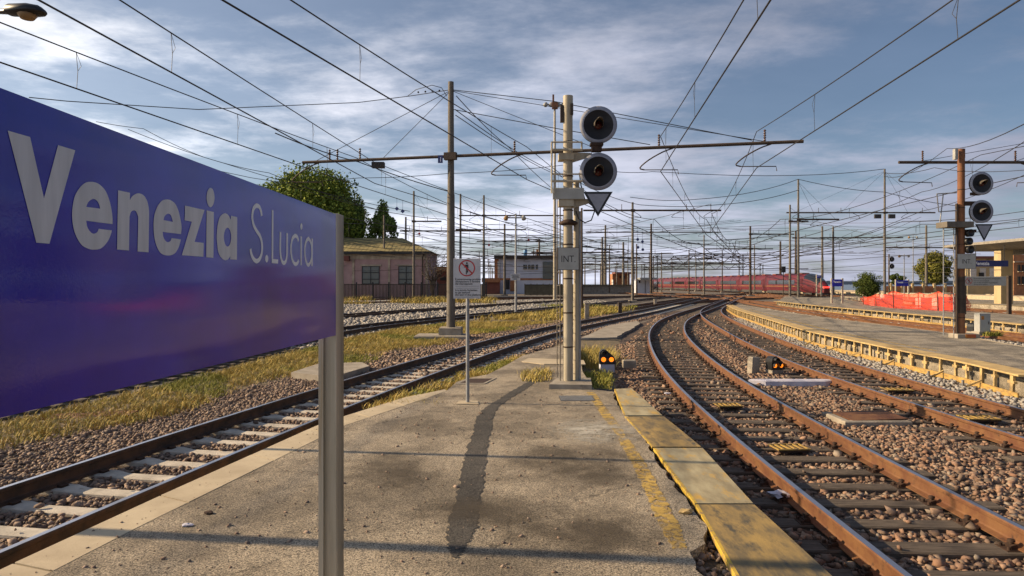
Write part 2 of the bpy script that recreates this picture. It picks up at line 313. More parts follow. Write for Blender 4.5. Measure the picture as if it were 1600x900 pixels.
# tracks: centre lines (X as a smooth function of Y)
def smooth_line(pts, deg, y0, y1, step=0.5, tail=0.0):
    p = np.array(pts, float); c = np.polyfit(p[:,0], p[:,1], deg); y = np.arange(y0, y1, step)
    return np.stack([np.polyval(c, y), y], 1)
def line(pts, y0, y1, step=0.5):      # gaussian-smoothed polyline
    p = np.array(pts, float); y = np.arange(y0-12, y1+12, step); x_ = np.interp(y, p[:,0], p[:,1])
    s0 = (p[1,1]-p[0,1])/(p[1,0]-p[0,0]); s1 = (p[-1,1]-p[-2,1])/(p[-1,0]-p[-2,0])
    x_ = np.where(y < p[0,0], p[0,1]+s0*(y-p[0,0]), x_); x_ = np.where(y > p[-1,0], p[-1,1]+s1*(y-p[-1,0]), x_)
    k = np.exp(-0.5*(np.arange(-16, 17)*step/3.2)**2); k /= k.sum(); xs = np.convolve(x_, k, 'same')
    sel = (y >= y0) & (y <= y1); return np.stack([xs[sel], y[sel]], 1)
def gr_(px, py, side=0.0, z=0.0):
    X, Y = G(px, py, z); return (Y, X+side)
TR = {}
q = .757
TR['L1'] = line([(-8,-7.05), gr_(0,863,-q-.02), gr_(0,760,q), gr_(497,653,-q), gr_(497,605,q), gr_(635,565,q+.02), gr_(732,564,-q-.02), gr_(840,526,-q-.05), (35.5,3.3), (45,7.3), (55,11.3), (93,25.5), (140,44)], -4, 140)
TR['R1'] = line([(-10,3.3), gr_(1415,899,.75), gr_(1600,836,-.75), gr_(1450,750,-.75), gr_(1170,705,.75), gr_(1165,600,-.75), gr_(1045,600,.75), gr_(1117,562,-.76), gr_(1022,562,.76), gr_(1010,520,.8), gr_(1017,512,.8),(38.5,8.95),(49,12.7),(58,16.3),(86,27.2),(140,48)], -4, 140)
TR['R2'] = line([(-10,7.6),(0,7.65),(8,7.68),(12,7.75),(16.3,7.98),(21,8.55),(27,9.6),(32.5,10.65),(40,12.1),(49,14.2),(58,17.0),(86,27.4),(95,30.9)], -4, 92)
TR['L2'] = line([(-8,-12.2),(0,-11.2),(12,-9.9),(18,-9.2),(24,-8.9),(32.6,-8.0),(45,-3.3),(60,3.7),(93,18),(140,38)], -4, 140)
TR['L3'] = line([(-8,-16.8),(20,-14.8),(36,-13.6),(48.7,-10.6),(60,-5.5),(75,1),(93,9.5),(140,31)], 4, 140)
TR['R3'] = line([(0,20.0),(14,20.2),(26,20.6),(36,21.0),(45,21.8),(59,23.6),(90,29.5),(140,42)], 8, 140)
TR['R4'] = line([(15,33.5),(45,34.0),(70,36.5),(100,41),(150,50)], 25, 150)
TR['R5'] = line([(20,38),(60,38.5),(85,41),(110,45),(150,54)], 30, 150)
def tx(k, Y): t = TR[k]; return np.interp(Y, t[:,1], t[:,0])
HALF = [(.070,-.172),(.070,-.163),(.018,-.148),(.009,-.135),(.009,-.055),(.034,-.040),(.036,-.012),(.028,0.0)]
PROF = HALF + [(-a, b) for a, b in reversed(HALF)]
def rail_mesh(cl, off, topm, y0, y1):
    c = cl[(cl[:,1] >= y0) & (cl[:,1] <= y1)]; d = np.gradient(c, axis=0); d /= np.linalg.norm(d, axis=1)[:,None]; nr = np.stack([d[:,1], -d[:,0]], 1)
    b = MB(); n = len(PROF); vs = []
    for i in range(len(c)):
        for a, z in PROF: p = c[i] + nr[i]*(off+a); vs.append((p[0], p[1], z))
    fs = []; mi = []
    for i in range(len(c)-1):
        for k in range(n):
            k2 = (k+1) % n; fs.append((i*n+k, (i+1)*n+k, (i+1)*n+k2, i*n+k2)); mi.append(1 if k == 7 else 0)
    b.v = vs; b.f = fs; b.m = mi; b.sm = [False]*len(fs)
    b.add(vs[:n], [tuple(range(n))]); return b
SL = {}
def build_track(k, label, rm, tm, sm, conc, y0, y1, ysl, near=24):
    cl = TR[k]; t = thing('railway_track', label, 'railway track', (float(tx(k, y0)), y0, -.2), group='railway tracks of the station yard')
    for off in (-.753, .753): rail_mesh(cl, off, tm, y0, y1).build('rail', [rm, tm], t)
    seg = np.linalg.norm(np.diff(cl, axis=0), axis=1); arc = np.concatenate([[0], np.cumsum(seg)])
    ss = np.arange(0.3, arc[-1], .6); cnt = 0; rest = MB(); SL[k] = []
    r_ = random.Random(len(k)*7+ord(k[1]))
    for s_ in ss:
        X = np.interp(s_, arc, cl[:,0]); Y = np.interp(s_, arc, cl[:,1])
        if Y < y0 or Y > ysl: continue
        X2 = np.interp(s_+.1, arc, cl[:,0]); Y2 = np.interp(s_+.1, arc, cl[:,1]); th = math.atan2(X2-X, Y2-Y); rz = -th
        b = MB()
        if conc:
            ex = Vector((math.cos(rz), math.sin(rz), 0)); ey = Vector((-math.sin(rz), math.cos(rz), 0)); c0 = Vector((X, Y, 0)); st = []
            for u_, hw, zt in ((-1.2,.11,-.20),(-1.17,.13,-.178),(-.55,.13,-.176),(-.38,.10,-.196),(.38,.10,-.196),(.55,.13,-.176),(1.17,.13,-.178),(1.2,.11,-.20)):
                st.append((c0+ex*u_-ey*(hw+.02)+Vector((0,0,-.34)), c0+ex*u_-ey*hw+Vector((0,0,zt-.012)), c0+ex*u_-ey*(hw-.02)+Vector((0,0,zt)), c0+ex*u_+ey*(hw-.02)+Vector((0,0,zt)), c0+ex*u_+ey*hw+Vector((0,0,zt-.012)), c0+ex*u_+ey*(hw+.02)+Vector((0,0,-.34))))
            vs = [p for r0 in st for p in r0]; fs = []
            for i in range(len(st)-1):
                for j in range(5): fs.append((i*6+j, i*6+j+1, (i+1)*6+j+1, (i+1)*6+j))
            fs += [tuple(range(5,-1,-1)), tuple(range(len(vs)-6, len(vs)))]
            b.add(vs, fs)
        else:
            b.bbox((X+r_.uniform(-.04,.04), Y, -.247+r_.uniform(-.006,.004)), (2.55+r_.uniform(-.06,.06), .24+r_.uniform(-.02,.02), .14), .014, rz+r_.uniform(-.012,.012))
        if cnt < 100:
            o = b.build('sleeper', sm, t); cnt += 1
            if Y < near:
                for off in (-.753, .753):
                    f = MB(); ex = Vector((math.cos(rz), math.sin(rz), 0)); c = Vector((X, Y, 0)) + ex*off
                    f.box((c.x, c.y, -.179), (.36, .17, .014) if not conc else (.27, .11, .010), rz)
                    for sgn in (-1, 1):
                        p = c + ex*sgn*.095
                        if conc: f.box((p.x, p.y, -.165), (.06, .10, .03), rz, ry=sgn*.25)
                        else:
                            f.box((p.x, p.y, -.155), (.055, .085, .035), rz, ry=sgn*.3)
                            f.cyl((p.x, p.y, -.15), (p.x, p.y, -.095), .02, .017, 6); f.cyl((p.x, p.y, -.118), (p.x, p.y, -.10), .034, .03, 6)
                            for e in (-.055, .055):
                                p2 = c + ex*sgn*.15 + Vector((-math.sin(rz), math.cos(rz), 0))*e
                                f.cyl((p2.x, p2.y, -.18), (p2.x, p2.y, -.145), .019, .016, 6)
                    f.build('rail_fastening', M['iron'], o)
        else: rest.v, rest.f, rest.m, rest.sm = (rest.v + b.v, rest.f + [tuple(i+len(rest.v) for i in q_) for q_ in b.f], rest.m+b.m, rest.sm+b.sm)
        SL[k].append(s_)
    if rest.f: tag(rest.build('sleeper_row', sm, t), kind='stuff')
    return t
build_track('L1', 'rusty track on pale concrete sleepers running past the left edge of the platform', M['rustd'], M['railtop'], M['csleeper'], True, 1.5, 130, 75)
build_track('R1', 'rust-brown track on dark timber sleepers curving beside the yellow edge boards', M['rust'], M['railtop'], M['wood'], False, 2.5, 130, 64)
build_track('R2', 'rust-brown track between the white fouling beam and the timber edged platform', M['rust'], M['railtop'], M['wood'], False, 5.5, 90, 64)
build_track('L2', 'dark track behind the dry grass strip, nearer one of the two beyond the concrete mast', M['rustd'], M['railtop'], M['wood'], False, 4, 130, 70, 10)
build_track('L3', 'dark track nearest the slatted fence in front of the pink building', M['rustd'], M['railtopd'], M['wood'], False, 14, 130, 80, 10)
build_track('R3', 'rusty track between the timber edged platform and the orange netting platform', M['rust'], M['railtopd'], M['wood'], False, 14, 130, 75, 10)
build_track('R4', 'rusty track between the orange netting and the canopied platform, nearer one', M['rust'], M['railtopd'], M['wood'], False, 26, 140, 80, 10)
build_track('R5', 'rusty track running directly along the canopied platform', M['rust'], M['railtopd'], M['wood'], False, 34, 140, 80, 10)
# far fan of crossing tracks
far = [((34,60),(60,118),'third'),((14,70),(60,126),''),((45,66),(33,190),''),((30,62),(24,200),''),((10,60),(52,150),''),((-20,75),(50,140),''),((-30,84),(40,128),''),((57.0,100),(57.0,420),'t')]
FL = ['faint track crossing the far yard below the train nose','faint diagonal track crossing the far yard towards the train middle','far track running straight away right of the slim masts','far track running straight away towards the lattice gantry','far track fanning from the curved platform track to the train','far track fanning from the left yard towards the train tail','far track closest under the long slatted fence','track the red train stands on']
for (a, b, _), lb in zip(far, FL):
    nn = 60; cl = np.stack([np.linspace(a[0], b[0], nn), np.linspace(a[1], b[1], nn)], 1)
    if abs(cl[-1,0]-cl[0,0]) > 6: cl[:,0] += -2.2*np.sin(np.linspace(0, math.pi, nn))
    t = thing('railway_track', lb, 'railway track', (a[0], a[1], -.2), group='railway tracks of the station yard')
    for off in (-.753, .753): rail_mesh(cl, off, None, a[1], b[1]).build('rail', [M['rust'], M['railtopd']], t)
    sl = MB()
    for i in range(0, nn-1):
        for h in (0, .5):
            c = cl[i]*(1-h)+cl[i+1]*h; d = cl[i+1]-cl[i]; sl.box((c[0], c[1], -.24), (2.5, .26, .12), -math.atan2(d[0], d[1]))
    tag(sl.build('sleeper_row', M['wood'], t), kind='stuff')

# ballast stones
ICO_V = []; ph = (1+5**.5)/2
for a in (-1, 1):
    for b in (-ph, ph): ICO_V += [(0,a,b),(a,b,0),(b,0,a)]
ICO_V = np.array(ICO_V)/math.sqrt(1+ph*ph)
bm = bmesh.new(); [bm.verts.new(v) for v in ICO_V]; r0 = bmesh.ops.convex_hull(bm, input=bm.verts); bm.verts.index_update()
ICO_F = np.array([[v.index for v in f.verts] for f in bm.faces]); bm.free()
CUB_V = np.array([(x,y,z) for x in (-.75,.75) for y in (-.75,.75) for z in (-.75,.75)]); 
bm = bmesh.new(); [bm.verts.new(v+RNG.normal(0,.02,3)) for v in CUB_V]; bmesh.ops.convex_hull(bm, input=bm.verts); bm.verts.index_update()
CUB_F = np.array([[v.index for v in f.verts] for f in bm.faces]); bm.free()
def stones(name, P, rad, m, label, lod=0):
    bv, bf = (ICO_V, ICO_F) if lod == 0 else (CUB_V, CUB_F)
    n = len(P); k = len(bv); V = np.repeat(bv[None], n, 0) * RNG.uniform(.52, 1.30, (n, k, 1)) * RNG.uniform((.8,.55,.5), (1.4,1.1,.85), (n, 3))[:,None,:]
    a = RNG.uniform(0, 6.283, n); t = RNG.normal(0, .5, n); ca, sa, ct, st = np.cos(a), np.sin(a), np.cos(t), np.sin(t)
    x_, y_, z_ = V[...,0], V[...,1], V[...,2]
    y2 = y_*ct[:,None]-z_*st[:,None]; z2 = y_*st[:,None]+z_*ct[:,None]
    x3 = x_*ca[:,None]-y2*sa[:,None]; y3 = x_*sa[:,None]+y2*ca[:,None]
    V = np.stack([x3, y3, z2], -1)*rad[:,None,None] + P[:,None,:]
    Fc = (bf[None] + (np.arange(n)*k)[:,None,None]).reshape(-1, 3)
    o = soup(name, V.reshape(-1, 3), Fc, m); tag(o, label, 'ballast', kind='stuff'); return o
def trackfilter(P, keys, onsleeper=.06):
    keep = np.ones(len(P), bool)
    for k in keys:
        cl = TR[k]; xc = np.interp(P[:,1], cl[:,1], cl[:,0]); sl = np.gradient(cl[:,0], cl[:,1]); s_ = np.interp(P[:,1], cl[:,1], sl)
        u_ = (P[:,0]-xc)/np.sqrt(1+s_**2); keep &= ~((np.abs(np.abs(u_)-.753) < .075))
        seg = np.linalg.norm(np.diff(cl, axis=0), axis=1); arc = np.concatenate([[0], np.cumsum(seg)])
        sa = np.interp(P[:,1], cl[:,1], arc) + (P[:,0]-xc)*s_/np.sqrt(1+s_**2)
        ph_ = ((sa-.3+.3) % .6)-.3; on = (np.abs(ph_) < .135) & (np.abs(u_) < 1.25)
        keep &= ~(on & (RNG.random(len(P)) > onsleeper))
        P[:,2] = np.where(on, np.maximum(P[:,2], -.165), P[:,2])
    return keep
def in_view(P, m=0.06): return (np.abs(P[:,0]/np.maximum(P[:,1], .1)) < .75+m) & (P[:,1]*(450/1067+.05) > (CAMZ-P[:,2])*0.97)
def scatter(x0, x1, y0, y1, dens, zlo, zhi, fn=None, keys=(), power=None, os_=.06):
    n = int((x1-x0)*(y1-y0)*dens); P = np.stack([RNG.uniform(x0, x1, n), RNG.uniform(y0, y1, n), RNG.uniform(zlo, zhi, n)], 1)
    P = P[in_view(P)]
    if fn is not None: P = P[fn(P)]
    if keys: P = P[trackfilter(P, keys, os_)]
    return P
def X_(k, P): return np.interp(P[:,1], TR[k][:,1], TR[k][:,0])
def rads(n, mu=.031, sd_=.009): return np.clip(RNG.normal(mu, sd_, n), .012, .13)
fr = lambda P: (P[:,0] > np.where(P[:,1] < 12.5, 2.06, 2.06-.0*P[:,1])) & (P[:,0] > np.interp(P[:,1], [0,12.6,13.2,18,24,30], [2.06,2.16,1.6,2.2,3.6,4.6])) & (P[:,0] < np.interp(P[:,1], [0,12,17,24,31,45], [10.4,10.25,10.3,10.9,12.3,15.5]))
P = scatter(2, 10.6, 4.2, 14.5, 600, -.262, -.206, fr, ('R1','R2'), os_=.02); h_ = RNG.random(len(P)) < .3; stones('ballast_stones', P[h_], rads(h_.sum(), .031, .012), M['stone'], 'pinkish brown ballast stones around the two right hand timber sleepered tracks'); stones('ballast_stones', P[~h_], rads((~h_).sum(), .028, .011), M['stone'], 'angular dark and light ballast chips around the two right hand tracks', 1)
P = scatter(1.6, 14, 14.5, 26, 330, -.27, -.215, fr, ('R1','R2'), os_=.015); stones('ballast_stones', P, rads(len(P), .038), M['stone'], 'pinkish brown ballast stones further along the two curving right hand tracks', 1)
P = scatter(2, 24, 26, 50, 75, -.28, -.225, lambda P: (P[:,0] > np.interp(P[:,1], [26,50],[4.3,10.8])) & (P[:,0] < np.interp(P[:,1], [26,31,45,50],[11,12.3,15.5,17])), ('R1','R2')); stones('ballast_stones', P, rads(len(P), .06, .015), M['stone'], 'distant brown ballast where the two right hand tracks converge', 1)
fl = lambda P: (P[:,0] > X_('L1', P)-3.1-.4*np.sin(P[:,1]*.9)-RNG.random(len(P))*.5) & (P[:,0] < X_('L1', P)+np.interp(P[:,1], [0,11.5,14,20,60],[1.5,1.5,1.9,1.4,1.5])+RNG.random(len(P))*.3)
P = scatter(-10, 3, 4.6, 17, 560, -.252, -.198, fl, ('L1',), os_=.012); stones('ballast_stones', P, rads(len(P), .030), M['stoneL'], 'dull brown ballast stones around the concrete sleepered left track')
P = scatter(-8, 16, 17, 50, 150, -.24, -.18, fl, ('L1',), os_=.02); stones('ballast_stones', P, rads(len(P), .045, .012), M['stoneL'], 'dull brown ballast further along the concrete sleepered left track', 1)
fg = lambda P: (P[:,0] > X_('L2', P)-1.6) & (P[:,0] < X_('L2', P)+1.5)
P = scatter(-16, 4, 24, 60, 60, -.25, -.18, fg, ('L2',)); stones('ballast_stones', P, rads(len(P), .06, .015), M['stoneG'], 'grey ballast stones under the dark track behind the dry grass', 1)
fg = lambda P: (P[:,0] < X_('L2', P)-1.6) & (P[:,0] > X_('L2', P)-12)
fg = lambda P: (P[:,0] < X_('L2', P)-1.6)
P = scatter(-62, 12, 26, 98, 17, -.24, -.16, fg, ('L3',)); stones('ballast_stones', P, rads(len(P), .095, .025), M['stoneG'], 'pale grey stones spread between the dark tracks and the slatted fence', 1)
f3 = lambda P: (P[:,0] > np.interp(P[:,1], [0,20,35,60],[15.6,15.4,17,20])) & (P[:,0] < X_('R3', P)+1.6)
P = scatter(15, 26, 18, 62, 45, -.25, -.18, f3, ('R3',)); stones('ballast_stones', P, rads(len(P), .06, .014), M['stoneG'], 'pale grey gravel beside the rusty track beyond the timber edged platform', 1)
fe = lambda P: (P[:,0] > np.interp(P[:,1], [12,17,24,31,45], [9.2,9.3,10.3,11.4,14.5])) & (P[:,0] < np.interp(P[:,1], [12,17,24,31,45], [10.2,10.4,10.95,12.3,15.6]))
P = scatter(9, 16, 11, 45, 160, -.235, -.17, fe, ('R2',)); stones('ballast_stones', P, rads(len(P), .04), M['stoneG'], 'pale gravel at the foot of the yellow timber platform edge', 1)
P = scatter(30, 44, 44, 75, 14, -.24, -.16, lambda P: P[:,0] < 39.5, ('R4','R5')); stones('ballast_stones', P, rads(len(P), .09, .02), M['stoneG'], 'white gravel between the netted platform and the canopied platform', 1)
bal = MB()
for qi, k in enumerate(('L1','R1','R2')):
    zz = ZB+.004+.004*qi; c = TR[k][::4]; c = c[c[:,1] < 60]; 
    for i in range(len(c)-1): bal.add([(c[i][0]-1.95, c[i][1], zz),(c[i][0]+1.95, c[i][1], zz),(c[i+1][0]+1.95, c[i+1][1], zz),(c[i+1][0]-1.95, c[i+1][1], zz)], [(0,1,2,3)])
o = bal.build('ballast_bed', M['ballast']); tag(o, kind='structure')
o.data.transform(Matrix.Identity(4))
# ---------------------------------------------------------------- platforms
PZ = .25
def g(px, py, z=PZ): return G(px, py, z)
random.seed(11)
def jag(pts, amp, step=.12):
    out = []
    for a, b in zip(pts[:-1], pts[1:]):
        n = max(1, int(math.dist(a, b)/step))
        for i in range(n):
            t = i/n; out.append((a[0]+(b[0]-a[0])*t+random.uniform(-amp, amp), a[1]+(b[1]-a[1])*t+random.uniform(-amp, amp)*.6))
    return out + [pts[-1]]
cop_out = [(-3.72, 1.2), g(0, 890), g(250, 775), g(497, 664), g(539, 650), g(633, 621), g(696, 608)]
cop_in = [(-3.34, 1.2), g(67, 901), g(220, 822), g(367, 750), g(497, 686), g(539, 665), g(656, 626), g(704, 613)]
left_far = [g(699, 609.6), g(713, 597), g(730, 591), g(762, 585), g(792, 570), g(816, 556), g(860, 543.5), g(882, 538.7), g(903, 540)]
right_far = [g(907, 560), g(910, 580), g(925, 604), g(930, 609), g(957, 611)]
asp_r = [g(958,612), g(962,628), g(985,655), g(1005,680), g(1022,712), g(1042,742), g(1062,768), g(1085,795), g(1105,828), g(1098,850), g(1080,862), g(1085,880), g(1100,905), (1.05, 2.6), (.95, 1.2)]
outline = cop_in[:-1] + left_far + right_far[:-1] + jag(asp_r, .025)
tag(MB().prism(outline, -.25, PZ).build('platform', M['asphalt']), kind='structure')
# coping stones, one slab after another with joints
cut = [0, .16, .30, .43, .56, .68, .78, .87, .94, 1.0]
def along(pl, t):
    d = [0]; [d.append(d[-1]+math.dist(a, b)) for a, b in zip(pl[:-1], pl[1:])]; s_ = t*d[-1]
    return (float(np.interp(s_, d, [p[0] for p in pl])), float(np.interp(s_, d, [p[1] for p in pl])))
cp = MB()
for i in range(len(cut)-1):
    a, b = cut[i], cut[i+1]-.0016; n = 4; A = [along(cop_out, a+(b-a)*k/n) for k in range(n+1)]; B = [along(cop_in, a+(b-a)*k/n) for k in range(n, -1, -1)]
    B = [(p[0]-.004, p[1]) for p in B]; cp.prism(A+B, -.22, PZ+random.uniform(-.004, .005))
tag(cp.build('platform_edge_coping', M['coping']), kind='structure')
# core under the boards and the broken edge
core = [(1.0,1.2),(1.97,1.2),(2.0,9),(2.06,12.3),(1.6,12.6),(1.2,12.0)]
M['dirt'] = mat('dark_gritty_earth', (0.11,0.085,0.06), 0.95, col2=(0.05,0.038,0.028), scale=9, bump=1.0, bscale=60, bdist=0.03, third=(0.24,0.2,0.15), tscale=45, tlo=0.6, thi=0.66)
tag(MB().prism(core, -.25, .165).build('platform_core', M['dirt']), kind='structure')
def in_gap(P):
    xl = np.interp(P[:,1], [p[1] for p in reversed(asp_r)], [p[0] for p in reversed(asp_r)]); return (P[:,0] > xl-.03) & (P[:,0] < 1.62)
P = scatter(1.0, 1.7, 3.9, 12, 700, .165, .19, in_gap); P = P[RNG.random(len(P)) < np.interp(P[:,1], [4,5.6,7,12],[1,.8,.45,.3])]
stones('rubble', P, np.clip(RNG.normal(.02,.01,len(P)), .008, .05), M['stoneG'] if False else M['stoneL'], 'loose broken stones between the crumbled asphalt and the edge boards')
P = scatter(-3.6, 1.3, 4.0, 11.5, 42, PZ+.002, PZ+.004, lambda P: (P[:,0] > np.interp(P[:,1], [q_[1] for q_ in cop_out], [q_[0] for q_ in cop_out])+.05))
stones('grit', P, np.clip(RNG.exponential(.004, len(P))+.003, .003, .02), M['stoneL'], 'small loose grit scattered over the asphalt platform and its pale coping', 1)
# boards
bd = [((960,607),(987,606),(975,648),(1035,648),'timber','narrow grey-cream board at the far end of the row on the right platform edge'),
      ((976,650),(1038,650),(1019,697),(1096,697),'yellow','short ochre board second farthest in the row on the right platform edge'),
      ((1021,699),(1098,699),(1086,785),(1177,785),'timber','pale scuffed board between two ochre boards on the right platform edge'),
      ((1087,787),(1179,787),(1200,985),(1395,985),'yellow','long yellow-brown board nearest the camera on the right platform edge')]
M['timber2'] = mat('scuffed_pale_board', (0.40,0.35,0.22), 0.8, col2=(0.24,0.20,0.12), scale=2.6, detail=10, stretch=(3,1,1), bump=0.5, bscale=16, bdist=0.006, third=(0.47,0.30,0.07), tscale=2.3, tlo=0.54, thi=0.66)
M['yellow2'] = mat('ochre_worn_board', (0.36,0.245,0.08), 0.75, col2=(0.15,0.115,0.06), scale=2.4, detail=10, stretch=(3,1,1), bump=0.5, bscale=16, bdist=0.006, third=(0.075,0.068,0.05), tscale=3.1, tlo=0.5, thi=0.68)
M['yedge'] = mat('bright_yellow_edge_paint', (0.62,0.42,0.05), 0.7, third=(0.3,0.2,0.08), tscale=15, tlo=0.5, thi=0.6)
for a, b, c, d, mm, lb in bd:
    p = [g(*a, .262), g(*b, .262), g(*d, .262), g(*c, .262)]; o = MB().prism(p, .205, .255).build('platform_edge_board', M['timber2' if mm == 'timber' else 'yellow2'])
    tag(o, lb, 'edge board', 'boards along the platform edge')
    e0 = Vector((*p[0], .2555)); e1 = Vector((*p[3], .2555)); s = MB()
    s.add([e0+Vector((.001,0,0)), e0+Vector((.022,0,0)), e1+Vector((.022,0,0)), e1+Vector((.001,0,0)), e0+Vector((-.0015,0,0)), e1+Vector((-.0015,0,0)), e0+Vector((-.0015,0,-.045)), e1+Vector((-.0015,0,-.045))], [(0,3,2,1),(4,5,3,0),(6,7,5,4)])
    OFF[o.name] = Vector((0,0,0)); s.build('edge_paint', M['yedge'], o)
# tar seam, yellow line, stain, cement spill
def ribbon(cw, z, jagp=.02, n=10):
    P = crom([(x_, y_, w_) for x_, y_, w_ in cw], n); A = []; B = []
    for i in range(len(P)):
        d = P[min(i+1, len(P)-1)]-P[max(i-1, 0)]; nr = np.array([d[1], -d[0]])/max(1e-6, math.hypot(d[0], d[1])); h = P[i][2]/2
        A.append((P[i][0]-nr[0]*(h+random.uniform(-jagp, jagp)), P[i][1]-nr[1]*h, z)); B.append((P[i][0]+nr[0]*(h+random.uniform(-jagp, jagp)), P[i][1]+nr[1]*h, z))
    k = len(A); return MB().add(A+B, [(i, k+i, k+i+1, i+1) for i in range(k-1)])
pix = lambda px, py, wpx: (*g(px, py), wpx/F*F*(CAMZ-PZ)/(py-HOR))
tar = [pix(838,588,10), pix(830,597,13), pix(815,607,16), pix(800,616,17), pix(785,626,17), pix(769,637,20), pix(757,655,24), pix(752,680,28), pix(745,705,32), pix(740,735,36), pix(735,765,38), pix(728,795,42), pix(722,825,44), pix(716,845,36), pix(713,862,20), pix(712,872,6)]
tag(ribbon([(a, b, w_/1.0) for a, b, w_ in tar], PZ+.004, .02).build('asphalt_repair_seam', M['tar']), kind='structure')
yl = [(1.335,11.6,.14),(1.325,10,.14),(1.335,8.9,.14),(1.33,8.3,.10)]; tag(ribbon(yl, PZ+.004, .006, 12).build('yellow_safety_line', M['ypaint']), kind='structure')
yl = [(1.33,8.25,.09),(1.32,7.8,.14),(1.30,7,.14),(1.25,6,.15),(1.20,5.2,.15),(1.17,4.75,.10)]; tag(ribbon(yl, PZ+.004, .012, 12).build('yellow_safety_line', M['ypaint']), kind='structure')
tag(MB().prism([(g(925,672)[0]+.75*math.cos(a)*random.uniform(.7,1.1), g(925,672)[1]+1.0*math.sin(a)*random.uniform(.7,1.1)) for a in np.linspace(0, 6.1, 26)], PZ+.0055, PZ+.006).build('cement_spill', M['wpaint']), kind='structure')
for cx, cy, ax_, ay_ in ((925,835,.9,.6),(905,722,.85,1.1),(600,740,.7,1.0),(740,800,.6,.5)):
    X, Y = g(cx, cy); tag(MB().prism([(X+ax_*math.cos(a)*random.uniform(.7,1.1), Y+ay_*math.sin(a)*random.uniform(.7,1.1)) for a in np.linspace(0, 6.1, 30)], PZ+.007+cx*1e-6, PZ+.0075+cx*1e-6).build('ground_stain', M['stain']), kind='structure')
# narrow concrete path that tapers off beyond the platform end
pt = jag([G(*q_, -.12) for q_ in ((906,529),(950,509),(975,504),(995,501.5),(1001,505),(984,515),(963,527),(906,529))], .05, .5)[:-1]
tag(MB().prism(pt, -.25, -.12).build('path', M['conc']), kind='structure')
cs = [g(815,566), g(826,560.5), g(912,564), g(915,570.5), g(850,570)]
tag(MB().prism([(p[0], p[1]) for p in cs], PZ+.003, PZ+.02).build('concrete_slab', M['coping']), kind='structure')
# soil mound under the end-of-platform grass
s = MB(); rows = []
def mound(y): return float(np.interp(y, [11,13,17,22,30],[.2,.12,-.04,-.12,-.2]))
nx, ny = 10, 24; vs = []
for j in range(ny+1):
    y = 9.6+(30-9.6)*j/ny; xl = float(tx('L1', y))+1.5; xr = float(np.interp(y, [9.6,12.5,18,24,30],[.2,2.0,2.9,4.0,5.1]))
    if y < 12.2: xr = 1.0
    for i in range(nx+1):
        t = i/nx; e = min(1, 4*t*(1), 4*(1-t)); vs.append((xl+(xr-xl)*t, y, ZB+(mound(y)-ZB)*min(1, e)+random.uniform(-.015, .015)-.02))
s.add(vs, [(j*(nx+1)+i, j*(nx+1)+i+1, (j+1)*(nx+1)+i+1, (j+1)*(nx+1)+i) for j in range(ny) for i in range(nx)], 0, True)
M['soil'] = mat('dry_soil', (0.20,0.15,0.09), 0.95, col2=(0.10,0.085,0.045), scale=4, bump=0.9, bscale=40, bdist=0.03, third=(0.26,0.20,0.14), tscale=20, tlo=0.55, thi=0.62)
tag(s.build('soil_mound', M['soil']), kind='structure')
s = MB(); vs = []; ys = np.arange(4, 62, 2.0)      # grassy strip between the two left tracks
for y in ys:
    a, b = float(tx('L2', y))+1.6, float(tx('L1', y))-2.9
    if b < a+.4: b = a+.4
    for i in range(7): t = i/6; vs.append((a+(b-a)*t, y, ZB+.012+.05*math.sin(math.pi*t)+random.uniform(-.01,.02)))
s.add(vs, [(j*7+i, j*7+i+1, (j+1)*7+i+1, (j+1)*7+i) for j in range(len(ys)-1) for i in range(6)], 0, True); tag(s.build('soil_strip', M['soil']), kind='structure')

# grass
def grass(name, P, h, cols, label, wd=.006, tuft=5, spread=.05):
    n = len(P)*tuft; B = np.repeat(P, tuft, 0) + np.concatenate([RNG.normal(0, spread, (n, 2)), np.zeros((n, 1))], 1); H = np.repeat(h, tuft)*RNG.uniform(.5, 1.25, n)
    a = RNG.uniform(0, 6.283, n); ln = RNG.uniform(.2, 1.5, n)*H; dx, dy = np.cos(a), np.sin(a); wv = np.stack([-dy, dx, 0*a], 1)*wd*RNG.uniform(.7, 1.5, n)[:,None]
    mid = B + np.stack([dx*ln*.35, dy*ln*.35, H*.6], 1); tip = B + np.stack([dx*ln, dy*ln, H], 1)
    V = np.stack([B-wv, B+wv, mid-wv*.8, mid+wv*.8, tip], 1).reshape(-1, 3); o5 = np.arange(n)*5
    Fc = np.concatenate([np.stack([o5, o5+1, o5+3], 1), np.stack([o5, o5+3, o5+2], 1), np.stack([o5+2, o5+3, o5+4], 1)])
    o = soup(name, V, Fc, cols); tag(o, label, 'grass', kind='stuff'); return o
def gmat(name, cs):
    m = mat(name, cs[0], 0.8, island=cs, scale=0.6, col2=cs[1], lo=.4, hi=.6); b = [n for n in m.node_tree.nodes if n.type == 'BSDF_PRINCIPLED'][0]; b.inputs['Specular IOR Level'].default_value = .2
    return m
M['dry'] = gmat('dry_yellow_grass', [(0.42,0.29,0.08),(0.55,0.41,0.13),(0.25,0.19,0.06),(0.42,0.33,0.08),(0.20,0.22,0.04),(0.60,0.48,0.19)])
M['green'] = gmat('yellow_green_grass', [(0.17,0.19,0.035),(0.28,0.28,0.05),(0.44,0.36,0.10),(0.13,0.15,0.03),(0.36,0.31,0.07)])
def patch(P, sc, thr, seed):
    a = np.sin(P[:,0]*sc+seed)*np.cos(P[:,1]*sc*.8+seed*2)+.5*np.sin(P[:,0]*sc*2.3+P[:,1]*sc*1.7+seed); return a > thr
fs_ = lambda P: (P[:,0] > X_('L2', P)+1.7) & (P[:,0] < X_('L1', P)-2.75-.4*np.sin(P[:,1]*.9)-np.where(RNG.random(len(P))<.5,.3,0))
